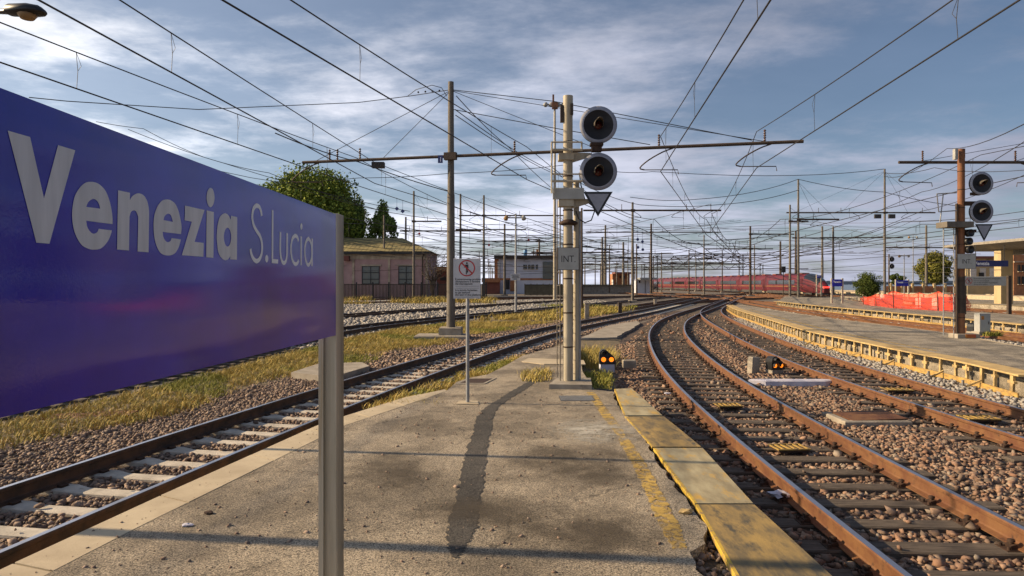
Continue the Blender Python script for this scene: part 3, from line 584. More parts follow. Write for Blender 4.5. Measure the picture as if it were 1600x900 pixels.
P = scatter(-9.5, 4, 8.5, 40, 170, -.22, -.18, fs_); P = P[RNG.random(len(P)) < np.interp(P[:,1], [8,12,20,40],[1,1,.75,.6])]
m_ = patch(P, .9, -.45, 2.2); grass('grass', P[m_], RNG.uniform(.03,.15,m_.sum())*np.interp(P[m_][:,1],[8,20,40],[.8,1.1,1.4]), M['dry'], 'dry golden grass between the two left hand tracks', tuft=7)
grass('grass', P[~m_], RNG.uniform(.05,.13,(~m_).sum()), M['green'], 'short yellow green grass beside the left hand ballast', tuft=7)
def xr_(P): return np.interp(P[:,1], [9.6,12.5,18,24,30],[.2,1.9,2.7,3.9,5.0])
pl_l = np.array(left_far); 
fs2 = lambda P: (P[:,0] > X_('L1', P)+1.55) & (P[:,0] < np.interp(P[:,1], pl_l[:,1], pl_l[:,0])-.02)
P = scatter(-3, 3, 10.5, 20.2, 110, 0, 0, fs2); P[:,2] = np.interp(P[:,1],[11,13,17,22,30],[.16,.08,-.06,-.14,-.2]); m_ = patch(P, 1.3, .1, 5)
grass('grass', P[~m_], RNG.uniform(.06,.16,(~m_).sum()), M['dry'], 'sparse dry grass between the left track and the tapering platform', tuft=6); grass('grass', P[m_], RNG.uniform(.05,.12,m_.sum()), M['green'], 'green weeds between the left track and the tapering platform', tuft=6)
P = scatter(1.2, 3.2, 12.3, 17.0, 260, .0, .1, lambda P: (P[:,0] > 1.25+.04*(P[:,1]-12)) & (P[:,0] < xr_(P)-.1) & (np.hypot((P[:,0]-1.9)/.75, (P[:,1]-13.9)/1.9) + .25*np.sin(P[:,0]*9+P[:,1]*5) < RNG.uniform(.4,1.2,len(P)))); grass('grass', P, RNG.uniform(.02,.09,len(P)), M['green'], 'green tuft of grass around the small ground signal by the signal mast', tuft=7)
P = scatter(1.6, 4.0, 17.0, 23.0, 130, -.1, 0, lambda P: (P[:,0] > np.interp(P[:,1],[17,21,23],[1.7,2.0,2.9])) & (P[:,0] < xr_(P)-.1)); P[:,2] = np.interp(P[:,1],[17,22,30],[-.06,-.14,-.2]); P = P[(np.hypot((P[:,0]-2.4)/.9, (P[:,1]-19.5)/2.6) < RNG.uniform(.4,1.1,len(P)))]; grass('grass', P, RNG.uniform(.08,.34,len(P)), M['dry'], 'tall dry grass behind the small ground signal', tuft=10, spread=.1)
P = scatter(.6, 1.2, 12.2, 13.6, 160, .22, .24, lambda P: P[:,0] < 1.0); 
P2 = np.array([[*g(845+random.uniform(-28,14), 590+random.uniform(-10,7)), .25] for _ in range(90)]); grass('grass', P2, RNG.uniform(.05,.16,len(P2)), M['dry'], 'dry weeds growing at the left foot of the signal mast', tuft=6)
P = scatter(-20, 10, 42, 62, 8, -.22, -.16, lambda P: (P[:,0] > X_('L2', P)+2.2) & (P[:,0] < X_('L1', P)-2.4)); grass('grass', P, RNG.uniform(.15,.4,len(P)), M['dry'], 'reddish dry weeds far along between the left hand tracks', wd=.02, tuft=9, spread=.2)
P = scatter(-38, -2, 74, 92, 2.5, -.22, -.16, lambda P: patch(P, .3, .2, 1)); grass('grass', P, RNG.uniform(.2,.8,len(P)), M['dry'], 'dry scrub in front of the slatted fence', wd=.03, tuft=9, spread=.3)
P = scatter(3, 22, 50, 70, 4, -.22, -.16, lambda P: (P[:,0] < X_('L1', P)-3) & patch(P, .4, .1, 3)); grass('grass', P, RNG.uniform(.12,.35,len(P)), M['green'], 'green weeds beyond the left track near the dark marker posts', wd=.025, tuft=9, spread=.3)

# right-hand platforms with timber forming along the edge
e1 = [g(1700,618), g(1600,589), g(1506,567), g(1412,549), g(1330,532), g(1269,519), g(1210,502), g(1175,491.5), g(1150,483.5), g(1137,477)]
f1 = [(14.6,9.0), (15.2,16), g(1600,541), g(1500,523), g(1400,509.5), g(1300,497.5), g(1220,486), g(1160,476.5)]
def plat(near, farp, m):
    return tag(MB().prism(near + list(reversed(farp)), -.24, PZ).build('platform', m), kind='structure')
plat([(p[0]+.34, p[1]+.1) for p in e1], f1, M['asphaltg'])
e2 = [(22.0,14), g(1600,508.5), g(1500,498.5), g(1400,489.5), g(1300,480.5), g(1250,475.5), g(1210,471)]
f2 = [(29.0,14), (29.4,36), (31.5,52), (35,68), (40,84), (40,100)]
plat([(p[0]+.34, p[1]+.1) for p in e2], f2, M['asphaltg'])
e3 = [(41.0,20), (41.2,60), (44,84), (48,100)]; f3_ = [(54,20), (54,60), (54,84), (56,100)]
plat(e3, f3_, M['asphaltg'])
def forming(edge, label, y0=0, y1=99, pitch=.55, mats=('timber','yellow'), props=False, wplank=.45):
    c = crom(edge, 10); d = np.gradient(c, axis=0); d /= np.linalg.norm(d, axis=1)[:,None]; nr = np.stack([d[:,1], -d[:,0]], 1)
    if nr[0][0] > 0: nr = -nr                      # towards the track on the left
    t = thing('timber_edge_forming', label, 'timber forming', (float(c[0][0]), float(c[0][1]), -.2), group='timber formings along platform edges')
    seg = np.linalg.norm(np.diff(c, axis=0), axis=1); arc = np.concatenate([[0], np.cumsum(seg)]); L_ = arc[-1]
    def at_(s_, o): 
        x_ = np.interp(s_, arc, c[:,0]); y_ = np.interp(s_, arc, c[:,1]); a = np.interp(s_, arc, nr[:,0]); b = np.interp(s_, arc, nr[:,1]); return Vector((x_+a*o, y_+b*o, 0))
    tp = MB(); s_ = 0.0
    while s_ < L_-.1:
        e_ = min(L_, s_+random.uniform(2.4, 4)); k = 4; A = [at_(s_+(e_-.01-s_)*i/k, .10) for i in range(k+1)]; B = [at_(s_+(e_-.01-s_)*i/k, -wplank) for i in range(k, -1, -1)]
        tp.prism([(p.x, p.y) for p in A+B], PZ+.004, PZ+.034+random.uniform(-.004,.006)); s_ = e_
    tp.build('top_plank', M[mats[0]], t); bt = MB(); s_ = 0.0
    while s_ < L_-.1:
        e_ = min(L_, s_+random.uniform(2.2, 3.6)); o_ = random.uniform(.06,.085); zt = random.uniform(-.085,-.06); k = 3
        A = [at_(s_+(e_-.01-s_)*i/k, o_+.03) for i in range(k+1)]; B = [at_(s_+(e_-.01-s_)*i/k, o_) for i in range(k, -1, -1)]; bt.prism([(p.x, p.y) for p in A+B], -.20, zt); s_ = e_
    bt.build('bottom_rail', M[mats[1]], t)
    ns = int(L_/pitch)
    for i in range(min(ns, 100)):
        jt = random.uniform(-.16,.16)*pitch; sw = random.uniform(.05,.11)
        p = at_((i+.5)*pitch+jt, .035); a = at_((i+.5)*pitch+jt+.05, .035)-p; rz = math.atan2(a.y, a.x); b = MB().box((p.x, p.y, .03), (sw, .05, .43), rz+random.uniform(-.15,.15), ry=random.uniform(-.06,.06))
        if random.random() < .5: b.box((p.x, p.y, random.uniform(.06,.16)), (random.uniform(.14,.3), .07, random.uniform(.04,.09)), rz)
        b.build('stud', M[mats[0]], t)
    if props:
        for i in range(6):
            sA = (1.2+i*2.1+random.uniform(-.3,.3)); a = at_(sA, .10); b_ = at_(sA+random.uniform(-.1,.2), .45); v = b_-a
            MB().tube([(a.x, a.y, -.02), (b_.x, b_.y, -.2)], .028, 4, smooth=False).build('brace', M['timber'], t); MB().box((b_.x, b_.y, -.15), (.04,.04,.24)).build('stake', M['galv'], t)
    return t
forming(e1[1:], 'yellow timber forming with open studs along the nearest right hand platform edge', props=True, pitch=.62)
forming(e2[1:], 'yellow timber forming along the edge of the netted platform', pitch=.95)
c = crom(f1[1:], 8); tag(ribbon([(p[0]-.1, p[1], .18) for p in f1[1:]], PZ+.004, .0, 8).build('pale_kerb_line', M['coping']), kind='structure')
yl = [(e1[i][0]+.95, e1[i][1], .12) for i in range(3, 9)]; tag(ribbon(yl, PZ+.005, .01, 8).build('yellow_safety_line', M['ypaint']), kind='structure')
tag(ribbon([(41.25,20,.35),(41.45,60,.35),(44.3,84,.35)], PZ+.004, 0, 8).build('yellow_safety_line', M['yedge']), kind='structure')
for X0, X1, Y0, Y1 in ((62,66,66,190),(72,78,90,230)): tag(MB().prism([(X0,Y0),(X1,Y0),(X1+8,Y1),(X0+6,Y1)], -.24, .5).build('far_platform', M['coping']), kind='structure')
# ---------------------------------------------------------------- text
def text_mb(body, size, origin, ux, uy, bold=0.0, sx_=1.0, align='LEFT', lift=.002, depth=.001, track=1.0):
    cu = bpy.data.curves.new('t', 'FONT'); cu.body = body; cu.size = size; cu.align_x = align; cu.offset = bold; cu.space_character = track; cu.resolution_u = 3
    o = bpy.data.objects.new('t', cu); C.objects.link(o); bpy.context.view_layer.update()
    dg = bpy.context.evaluated_depsgraph_get(); me = bpy.data.meshes.new_from_object(o.evaluated_get(dg))
    ux = Vector(ux); uy = Vector(uy); nz_ = ux.cross(uy); O = Vector(origin)
    b = MB(); b.add([O+ux*v.co.x*sx_+uy*v.co.y+nz_*lift for v in me.vertices], [tuple(p.vertices) for p in me.polygons])
    bpy.data.objects.remove(o); bpy.data.curves.remove(cu); bpy.data.meshes.remove(me); return b

# ---------------------------------------------------------------- the big name sign
A_ = 36/1067
SY0 = 3.95; SX0 = (525-800)/F*SY0; sdir = Vector((A_, 1, 0)).normalized()
def S(px, py, lift=0.0):     # where the ray of a pixel meets the upright sign face
    k = (px-800)/F; # X = SX0 + A_*(Y-SY0); X = k*Y
    Y = (SX0-A_*SY0)/(k-A_); return Vector((k*Y, Y, CAMZ-(py-HOR)/F*Y)) + Vector((1,-A_,0)).normalized()*lift
M['signblue'] = None
def signmat():
    m = mat('glossy_blue_sign_enamel', (0.022,0.018,0.50), 0.4, col2=(0.010,0.008,0.26), scale=1.2, spec=0.2, coat=0.85)
    t = m.node_tree; b = [n for n in t.nodes if n.type == 'BSDF_PRINCIPLED'][0]; tc_ = [n for n in t.nodes if n.type == 'TEX_COORD'][0]
    b.inputs['Coat Roughness'].default_value = 0.03
    mp = t.nodes.new('ShaderNodeMapping'); mp.inputs['Scale'].default_value = (1, .5, 3.2); t.links.new(tc_.outputs['Object'], mp.inputs[0])
    n1 = t.nodes.new('ShaderNodeTexNoise'); n1.inputs['Scale'].default_value = 1.7; n1.inputs['Detail'].default_value = 1; t.links.new(mp.outputs[0], n1.inputs['Vector'])
    n2 = t.nodes.new('ShaderNodeTexNoise'); n2.inputs['Scale'].default_value = 160; n2.inputs['Detail'].default_value = 2; t.links.new(tc_.outputs['Object'], n2.inputs['Vector'])
    b1 = t.nodes.new('ShaderNodeBump'); b1.inputs['Strength'].default_value = 0.5; b1.inputs['Distance'].default_value = 0.017; t.links.new(n1.outputs['Fac'], b1.inputs['Height'])
    b2 = t.nodes.new('ShaderNodeBump'); b2.inputs['Strength'].default_value = 0.10; b2.inputs['Distance'].default_value = 0.002; t.links.new(n2.outputs['Fac'], b2.inputs['Height']); t.links.new(b1.outputs[0], b2.inputs['Normal'])
    t.links.new(b2.outputs[0], b.inputs['Normal']); t.links.new(b2.outputs[0], b.inputs['Coat Normal'])
    return m
M['signblue'] = signmat()
sg = thing('station_sign', 'large glossy blue station name sign in the foreground reading Venezia S.Lucia', 'station sign', (SX0-.03, SY0+.08, PZ))
tl, tr_, br, bl = S(0,137), S(524.6,334.8), S(524.6,524), S(0,653)
ex = (tl-tr_)/(tl-tr_).length*.22; ex2 = (bl-br)/(bl-br).length*.22      # board runs on a little past the frame
MB().slab([tl+ex, bl+ex2, br, tr_], .03).build('sign_board', M['signblue'], sg)
sn = Vector((1,-A_,0)).normalized()
def postbox(Y0, Y1, x0, x1, zt, chan=True):
    b = MB(); ym = (Y0+Y1)/2; c = Vector((SX0+A_*(Y0-SY0), Y0, 0)); 
    def P_(a, y): return (c.x + a + A_*(y-Y0), y)
    b.prism([P_(x0, Y0), P_(x1, Y0), P_(x1, Y1), P_(x0, Y1)], PZ, zt); return b
zt = S(527, 334).z
pb = MB(); e = .004
c0 = Vector((SX0, SY0, 0))
for (a0, y0_), (a1, y1_) in (((-.104,.006),(-.076,.165)),((-.030,.006),(-.002,.165)),((-.104,.03),(-.002,.165))):
    pb.prism([(c0.x+a0+A_*y0_, SY0+y0_), (c0.x+a1+A_*y0_, SY0+y0_), (c0.x+a1+A_*y1_, SY0+y1_), (c0.x+a0+A_*y1_, SY0+y1_)], PZ-.02+a0*.01, zt+y0_*.1)
pb.build('post', M['steelpost'], sg)
b2_ = MB(); y0_ = S(0, 400).y-.16; xx = SX0+A_*(y0_-SY0); b2_.prism([(xx-.104, y0_-.16), (xx-.002, y0_-.16), (xx-.002, y0_), (xx-.104, y0_)], PZ-.02, zt); b2_.build('post', M['steelpost'], sg)
def catm(pts):      # pts: (x, y, corner) closed outline
    n = len(pts); out = []
    for i in range(n):
        a, b = pts[i], pts[(i+1) % n]
        if a[2] and b[2]: out.append(a[:2]); continue
        p0 = pts[i-1] if not a[2] else (2*a[0]-b[0], 2*a[1]-b[1]); p3 = pts[(i+2) % n] if not b[2] else (2*b[0]-a[0], 2*b[1]-a[1])
        for k in range(6):
            t = k/6; out.append(tuple(.5*(2*a[j]+(b[j]-p0[j])*t+(2*p0[j]-5*a[j]+4*b[j]-p3[j])*t*t+(3*a[j]-p0[j]-3*b[j]+p3[j])*t**3) for j in (0,1)))
    return out
def prs(s_):
    o = []
    for w_ in s_.split():
        c = w_.endswith('*'); a, b = w_.strip('*').split(','); o.append((float(a), float(b), c))
    return o
def ell(cx, cy, rx, ry): return [(cx+rx*math.cos(a), cy+ry*math.sin(a), False) for a in np.linspace(0, 2*math.pi, 16, endpoint=False)]
def glyph(name, loops, tf, m, parent, lift=.0012):
    cu = bpy.data.curves.new('g', 'CURVE'); cu.dimensions = '2D'; cu.fill_mode = 'BOTH'
    for lp in loops:
        p = catm(lp); sp = cu.splines.new('POLY'); sp.points.add(len(p)-1); sp.use_cyclic_u = True
        for i, q_ in enumerate(p): sp.points[i].co = (q_[0]/100, -q_[1]/100, 0, 1)
    o = bpy.data.objects.new('g', cu); C.objects.link(o); bpy.context.view_layer.update()
    me = bpy.data.meshes.new_from_object(o.evaluated_get(bpy.context.evaluated_depsgraph_get())); b = MB(); seen = {}
    vs = [v.co.copy() for v in me.vertices]
    b.add([S(*tf(v.x*100, -v.y*100), lift) for v in vs], [tuple(p.vertices) for p in me.polygons if all(vs[i].z <= 1e-6 for i in p.vertices)])
    bpy.data.objects.remove(o); bpy.data.curves.remove(cu); bpy.data.meshes.remove(me); return b.build(name, m, parent)
tA = lambda x, y: (x/4.09, 190+y/4.09); tB = lambda x, y: (180+x/6, 270+y/6); tC = lambda x, y: (375+x/7.5, 310+y/7.5)
GL = [('V', tA, ['45,57* 188,98* 277,490* 367,150* 477,183* 312,780* 228,773*']),
 ('e', tA, ['716,655* 714,600 700,520 672,445 630,400 585,385 540,392 500,430 470,490 457,580 462,660 480,725 515,785 560,812 600,818 645,808 685,765 705,720 711,695* 628,685* 615,708 592,716 570,700 553,670 547,633*', '548,545* 560,515 590,494 615,505 630,530 636,556*']),
 ('n', tB, ['22,163* 133,187* 133,255* 160,215 210,192 260,210 295,265 311,350 312,450 308,745* 205,737* 210,450 207,400 190,362 168,352 145,365 132,400 128,450 124,728* 12,718*']),
 ('e', tB, ['613,575* 617,500 600,400 570,310 530,265 480,250 430,265 390,320 362,400 355,500 362,600 385,690 425,755 490,775 550,758 590,700 611,625* 525,612* 512,640 487,650 465,635 447,600 441,553*', '449,443* 460,405 490,383 518,400 537,460*']),
 ('z', tB, ['650,307* 833,348* 740,647* 826,658* 822,787* 620,772* 714,457* 647,445*']),
 ('i', tB, ['853,353* 921,368* 917,797* 848,791*', ell(890,231,37,90)]),
 ('a', tB, ['1082,403* 1140,416* 1138,815* 1075,810* 1075,780* 1060,805 1028,820 990,795 962,740 950,650 948,580 958,480 980,410 1020,380 1055,395 1080,440*', ell(1049,603,34,88)])]
for ch, tf, lp in GL: glyph('letter', [prs(l) if isinstance(l, str) else l for l in lp], tf, M['letter'], sg)
def stroke(pts, wd, tf, closed=False):
    """thin stroke of constant width lying on the sign face"""
    P = [np.array(p, float) for p in pts]
    if len(P) > 2: P = crom([tuple(p) for p in (P+[P[0]] if closed else P)], 6)
    Q = [S(*tf(p[0], p[1])) for p in P]; U = sdir; Z = Vector((0,0,1)); pl_ = [Vector((q_.dot(U), q_.z)) for q_ in Q]; n = len(Q); base = Q[0]-U*Q[0].dot(U)-Z*Q[0].z; vs = []
    for i in range(n):
        a = pl_[i-1] if i > 0 else (pl_[-2] if closed else pl_[0]); b = pl_[i+1] if i < n-1 else (pl_[1] if closed else pl_[-1]); d = (b-a).normalized(); nn = Vector((-d.y, d.x))*wd/2
        for s_ in (-1, 1): p = pl_[i]+nn*s_; vs.append(base+U*p.x+Z*p.y+sn*.0012)
    return vs, [(2*i, 2*i+1, 2*i+3, 2*i+2) for i in range(n-1)]
W2 = .0185
def letter2(strokes, dots=()):
    b = MB()
    for k_, (st, cl) in enumerate(strokes):
        vs, fs = stroke(st, W2, tC, cl); b.add([v+sn*.0003*k_ for v in vs], fs)
    for cx, cy, rx, ry in dots:
        vs = [S(*tC(p[0], p[1]), .0012) for p in ell(cx, cy, rx, ry)]; b.add(vs, [tuple(range(len(vs)))])
    b.build('letter', M['letter2'], sg)
letter2([([(250,205),(242,150),(222,100),(190,85),(160,110),(144,165),(141,235),(156,310),(188,375),(232,445),(253,530),(252,630),(228,705),(190,735),(152,705),(127,645),(119,590)], False)])
letter2([], [(309,706,18,45)])
letter2([([(378,137),(376,757)], False), ([(368,733),(441,740)], False)])
letter2([([(470,393),(468,560),(470,650),(484,725),(508,757),(533,735),(546,665),(548,560),(549,408)], False)])
letter2([([(682,500),(668,455),(641,437),(612,470),(596,540),(594,620),(604,700),(624,750),(646,770),(670,757),(683,725)], False)])
letter2([([(713,445),(713,783)], False)], [(716,330,13,38)])
letter2([([(798,470),(822,505),(836,575),(836,675),(822,745),(798,780),(775,750),(760,680),(757,575),(773,500)], True), ([(842,470),(840,793)], False)])

# ---------------------------------------------------------------- warning sign on a thin post
X, Y = g(730.5, 630); nz = thing('warning_sign', 'white sign on a slim grey post with a crossed-out walking figure, standing on the asphalt', 'warning sign', (X, Y, PZ))
MB().cyl((X, Y+.03, PZ), (X, Y+.03, PZ+1.9), .028, .028, 14).build('post', M['galv'], nz)
MB().prism([(X-.17,Y-.12),(X+.18,Y-.13),(X+.15,Y+.15),(X-.13,Y+.16)], PZ+.004, PZ+.012).build('base_plate', M['coping'], nz)
k = Y/F; x0, x1 = (708.5-800)*k, (751-800)*k; z1, z0 = CAMZ-(404-HOR)*k, CAMZ-(466.5-HOR)*k
MB().bbox(((x0+x1)/2, Y-.012, (z0+z1)/2), (x1-x0, .02, z1-z0), .004).build('sign_panel', M['whitep'], nz)
cx_, cz_ = (729.6-800)*k, CAMZ-(419-HOR)*k; yf = Y-.0245
def ring(b, c, r0_, r1_, y, n=32):
    vs = [(c[0]+r*math.cos(a), y, c[1]+r*math.sin(a)) for r in (r0_, r1_) for a in np.linspace(0, 2*math.pi, n, endpoint=False)]; b.add(vs, [(i, (i+1) % n, n+(i+1) % n, n+i) for i in range(n)]); return b
def prohib(parent, c, r, y):
    rr = ring(MB(), c, r*.86, r, y); d = r*.9*.707; w_ = r*.055
    rr.add([(c[0]-d-w_, y-.001, c[1]+d-w_), (c[0]-d+w_, y-.001, c[1]+d+w_), (c[0]+d+w_, y-.001, c[1]-d+w_), (c[0]+d-w_, y-.001, c[1]-d-w_)], [(0,3,2,1)]); rr.build('prohibition_ring', M['redp'], parent)
    f = MB(); q = r/10
    vs = [(c[0]+1.1*q*math.cos(a), y-.0005, c[1]+6.0*q+1.2*q*math.sin(a)) for a in np.linspace(0, 2*math.pi, 12, endpoint=False)]; f.add(vs, [tuple(range(12))])
    for pts in ([(-1.8,4.4),(1.8,4.4),(2.1,.2),(1.6,.2),(1.5,3.2),(1.3,3.2),(1.2,-1),(1.5,-4.6),(1.2,-5.4),(.3,-5.4),(.1,-1.6),(-.2,-1.6),(-.1,-7.6),(-1.1,-7.6),(-1.2,-1.2),(-1.3,3.2),(-2.2,1.2),(-3.2,.4),(-3.4,1.0),(-2.8,1.8)],):
        f.add([(c[0]+a*q, y-.0005, c[1]+b_*q) for a, b_ in pts], [tuple(range(len(pts)))])
    f.build('walking_figure', M['black'], parent)
prohib(nz, (cx_, cz_), 12.8*k, yf)
txt = [("È severamente proibito", 436.8, 1), ("oltrepassare il termine", 440.3, 1), ("del marciapiede", 443.8, 1), ("It is strictly forbidden", 453.8, 1), ("to go beyond", 457.4, 1), ("the end of the platform", 461.0, 1)]
tb = MB()
for s_, py, _ in txt:
    t_ = text_mb(s_, 4.3*k, ((711.3-800)*k, yf+.002, CAMZ-(py+1.0-HOR)*k), (1,0,0), (0,0,1), .0006, 1.0 if len(s_) < 24 else .93); b0 = len(tb.v); tb.v += t_.v; tb.f += [tuple(i+b0 for i in f) for f in t_.f]; tb.m += t_.m; tb.sm += t_.sm
for py in (447.2, 450.3, 464.2): tb.box(((730-800)*k, yf+.0015, CAMZ-(py-HOR)*k), (37*k, .0008, .35*k))
tb.build('sign_text', M['black'], nz)

# ---------------------------------------------------------------- signal masts
def disc(name, parent, c, r):
    t = MB().lathe([(r*.80,-.012),(r,-.012),(r,.012),(r*.80,.012)], c, (0,-1,0), 40).build('disc_rim', M['rim'], parent)
    MB().lathe([(r*.80,.004),(r*.55,-.05),(.0,-.065)], c, (0,-1,0), 40).lathe([(r*.96,-.014),(r*.96,-.10),(.02,-.16)], c, (0,-1,0), 32).build('signal_disc', M['discin'], parent)
    h = MB(); L_ = .34; n = 14; vs = []
    for j in range(4):
        for i in range(n):
            a = math.pi*(-.15+1.3*i/(n-1)); rr = r*.27*(1-.05*j); ext = (.04-L_*(.45+.55*math.sin(max(0, min(math.pi, a))))) * j/3
            vs.append((c[0]+rr*math.cos(a), c[1]+ext, c[2]+rr*math.sin(a)))
    h.add(vs, [(j*n+i, j*n+i+1, (j+1)*n+i+1, (j+1)*n+i) for j in range(3) for i in range(n-1)], 0, True)
    o = h.build('lamp_hood', M['cream2'], parent); md = o.modifiers.new('s', 'SOLIDIFY'); md.thickness = .008
    MB().lathe([(r*.24,.0),(r*.2,.03),(0,.045)], (c[0], c[1]-.0, c[2]), (0,-1,0), 20).build('signal_lens', M['redlens'], parent)
M['cream2'] = mat('grey_lamp_hood', (0.10,0.085,0.065), 0.6, col2=(0.05,0.04,0.032), scale=8)
M['hoody'] = mat('ochre_lamp_hood', (0.33,0.20,0.08), 0.6)
def signal_mast(label, X, Y, zb, zt, r, pm, discs, tri, intp, base, extra):
    t = thing('signal_mast', label, 'railway signal', (X, Y, zb))
    k = Y/F; Wp = lambda px, py, dy=0.0: Vector(((px-800)*(Y+dy)/F, Y+dy, CAMZ-(py-HOR)*(Y+dy)/F))
    base(t, Wp)
    MB().tube([(X, Y, zb+.08), (X, Y, zt-.32), (X, Y, zt-.30), (X, Y, zt)], [r, r*.97, r*1.03, r*1.03], 20).build('pole', pm, t)
    for z in np.arange(zb+.7, zt-.5, .62): MB().lathe([(r+.004,-.012),(r+.008,0),(r+.004,.012)], (X, Y, z), n=20).build('pole_band', M['iron'], t)
    for px, py, rp in discs: disc('d', t, Wp(px, py, -.12), rp*k)
    px, py, hw, hh = tri; a, b, c = Wp(px-hw, py-hh/2, -.16), Wp(px+hw, py-hh/2, -.16), Wp(px, py+hh/2, -.16)
    MB().slab([a, c, b], .012).build('triangle_border', M['black'], t); m_ = (a+b+c)/3; sh = lambda p: m_+(p-m_)*.74+Vector((0,-.004,0))
    MB().slab([sh(a), sh(c), sh(b)], .006).build('triangle_plate', M['rim'], t)
    x0, y0, x1, y1 = intp; a = Wp(x0, y1, -r-.06); b = Wp(x1, y0, -r-.06)
    MB().bbox(((a.x+b.x)/2, a.y, (a.z+b.z)/2), (b.x-a.x, .02, b.z-a.z), .004).build('sign_plate', M['plate'], t)
    fr_ = MB(); w_ = .008
    for zz in (a.z+.004, b.z-.004): fr_.box(((a.x+b.x)/2, a.y-.003, zz), (b.x-a.x, .024, .008))
    for xx in (a.x+.004, b.x-.004): fr_.box((xx, a.y-.0032, (a.z+b.z)/2), (.008, .024, b.z-a.z-.017))
    fr_.build('plate_frame', M['iron'], t)
    text_mb('INT.', (b.z-a.z)*.42, ((a.x+b.x)/2, a.y-.010, (a.z+b.z)/2-(b.z-a.z)*.15), (1,0,0), (0,0,1), 0, .85, 'CENTER').build('plate_text', M['black'], t)
    extra(t, Wp, k); return t
X, Y = g(887.5, 602)
def base1(t, Wp):
    p = [g(858,608), g(925,609), g(923,597.5), g(871,597)]; MB().prism([(q_[0], q_[1]) for q_ in p], PZ-.01, PZ+.085).build('concrete_base', M['conc'], t)
def extra1(t, Wp, k):
    X, Y = Wp(887.5, 500).x, Wp(887.5, 500).y
    MB().tube([Wp(900.5,598,.12), Wp(900.5,285,.12)], .055, 12).build('cable_pipe', M['cream'], t); MB().tube([Wp(906,597,.1), Wp(906,330,.1)], .02, 8).build('cable_pipe', M['galv'], t)
    ld = MB(); 
    for px in (875.3,): ld.tube([Wp(px,595,-.02), Wp(px,310,-.02)], .011, 6)
    for dy in (.35,): ld.tube([Wp(870.5,590,dy), Wp(870.5,310,dy)], .009, 6)
    for py in np.arange(320, 590, 21): ld.tube([Wp(875.3,py,-.02), Wp(870.5,py,.35)], .006, 5)
    ld.build('ladder', M['mast'], t)
    cg = MB()      # cage round the upper pole
    for py in (222, 234, 272, 283): cg.tube([Wp(862,py,-.25), Wp(909,py,-.25), Wp(909,py,.3), Wp(862,py,.3), Wp(862,py,-.25)], .014 if py in (222,272) else .022, 6, smooth=False)
    for px, a_, b_ in ((862,222,302),(909,222,236),(866,272,302)): cg.tube([Wp(px,a_,-.25), Wp(px,b_,-.25)], .016, 6); cg.tube([Wp(px,a_,.3), Wp(px,b_,.3)], .016, 6)
    cg.build('safety_cage', M['cream'], t)
    MB().bbox(Wp(888,302.5,-.12), (.56,.08,.20), .01).build('equipment_box', M['plate'], t)
    br_ = MB()
    for py in (246, 318):
        br_.box(Wp(884,py,0), (.27,.26,.12)); a = Wp(893,py-8,-.02); b = Wp(893,py+8,-.02); c = Wp(925,py-2,-.02); d = Wp(925,py-7,-.02); br_.slab([a, b, c, d], .05)
    br_.build('disc_bracket', M['cream'], t)
    MB().box(Wp(932,232,-.1), (.18,.14,.12)).box(Wp(932,226,-.1), (.23,.18,.05)).build('disc_mount', M['iron'], t)
    MB().lathe([(.115,0),(.17,.02),(.175,.05),(.1,.09),(.09,.10)], Wp(888,352,0), (0,0,1), 20).build('pole_hood', M['iron'], t)
    MB().tube([Wp(905,270,.1), Wp(908,290,.02), Wp(914,312,0), Wp(926,322,0)], .011, 6).tube([Wp(900,330,.05), Wp(904,342,-.1), Wp(914,348,-.1), Wp(924,344,-.1), Wp(929,330,-.05)], .012, 6).build('cable', M['wire'], t)
    MB().box(Wp(878,178,0), (.06,.1,.30)).box(Wp(893,172,0), (.05,.2,.2)).build('pole_bracket', M['mastd'], t)
signal_mast('tall cream signal mast with two round dark discs and INT. plate on the asphalt platform', X, Y, PZ, CAMZ+(HOR-150)*Y/F, .088, M['cream'],
    [(935,195,29),(935,268,29)], (934.5,319,23,39), (871,386.5,905,422), base1, extra1)
X, Y = g(1502, 528)
def base2(t, Wp):
    MB().bbox((X+.1, Y, PZ+.07), (.75,.5,.16), .02).build('concrete_base', M['conc'], t); MB().box((X+.15, Y-.26, PZ+.08), (.34,.014,.12)).build('base_marking', M['lampy'], t)
M['lampy'] = mat('yellow_red_marking', (0.5,0.25,0.03), 0.8, col2=(0.35,0.06,0.03), scale=4)
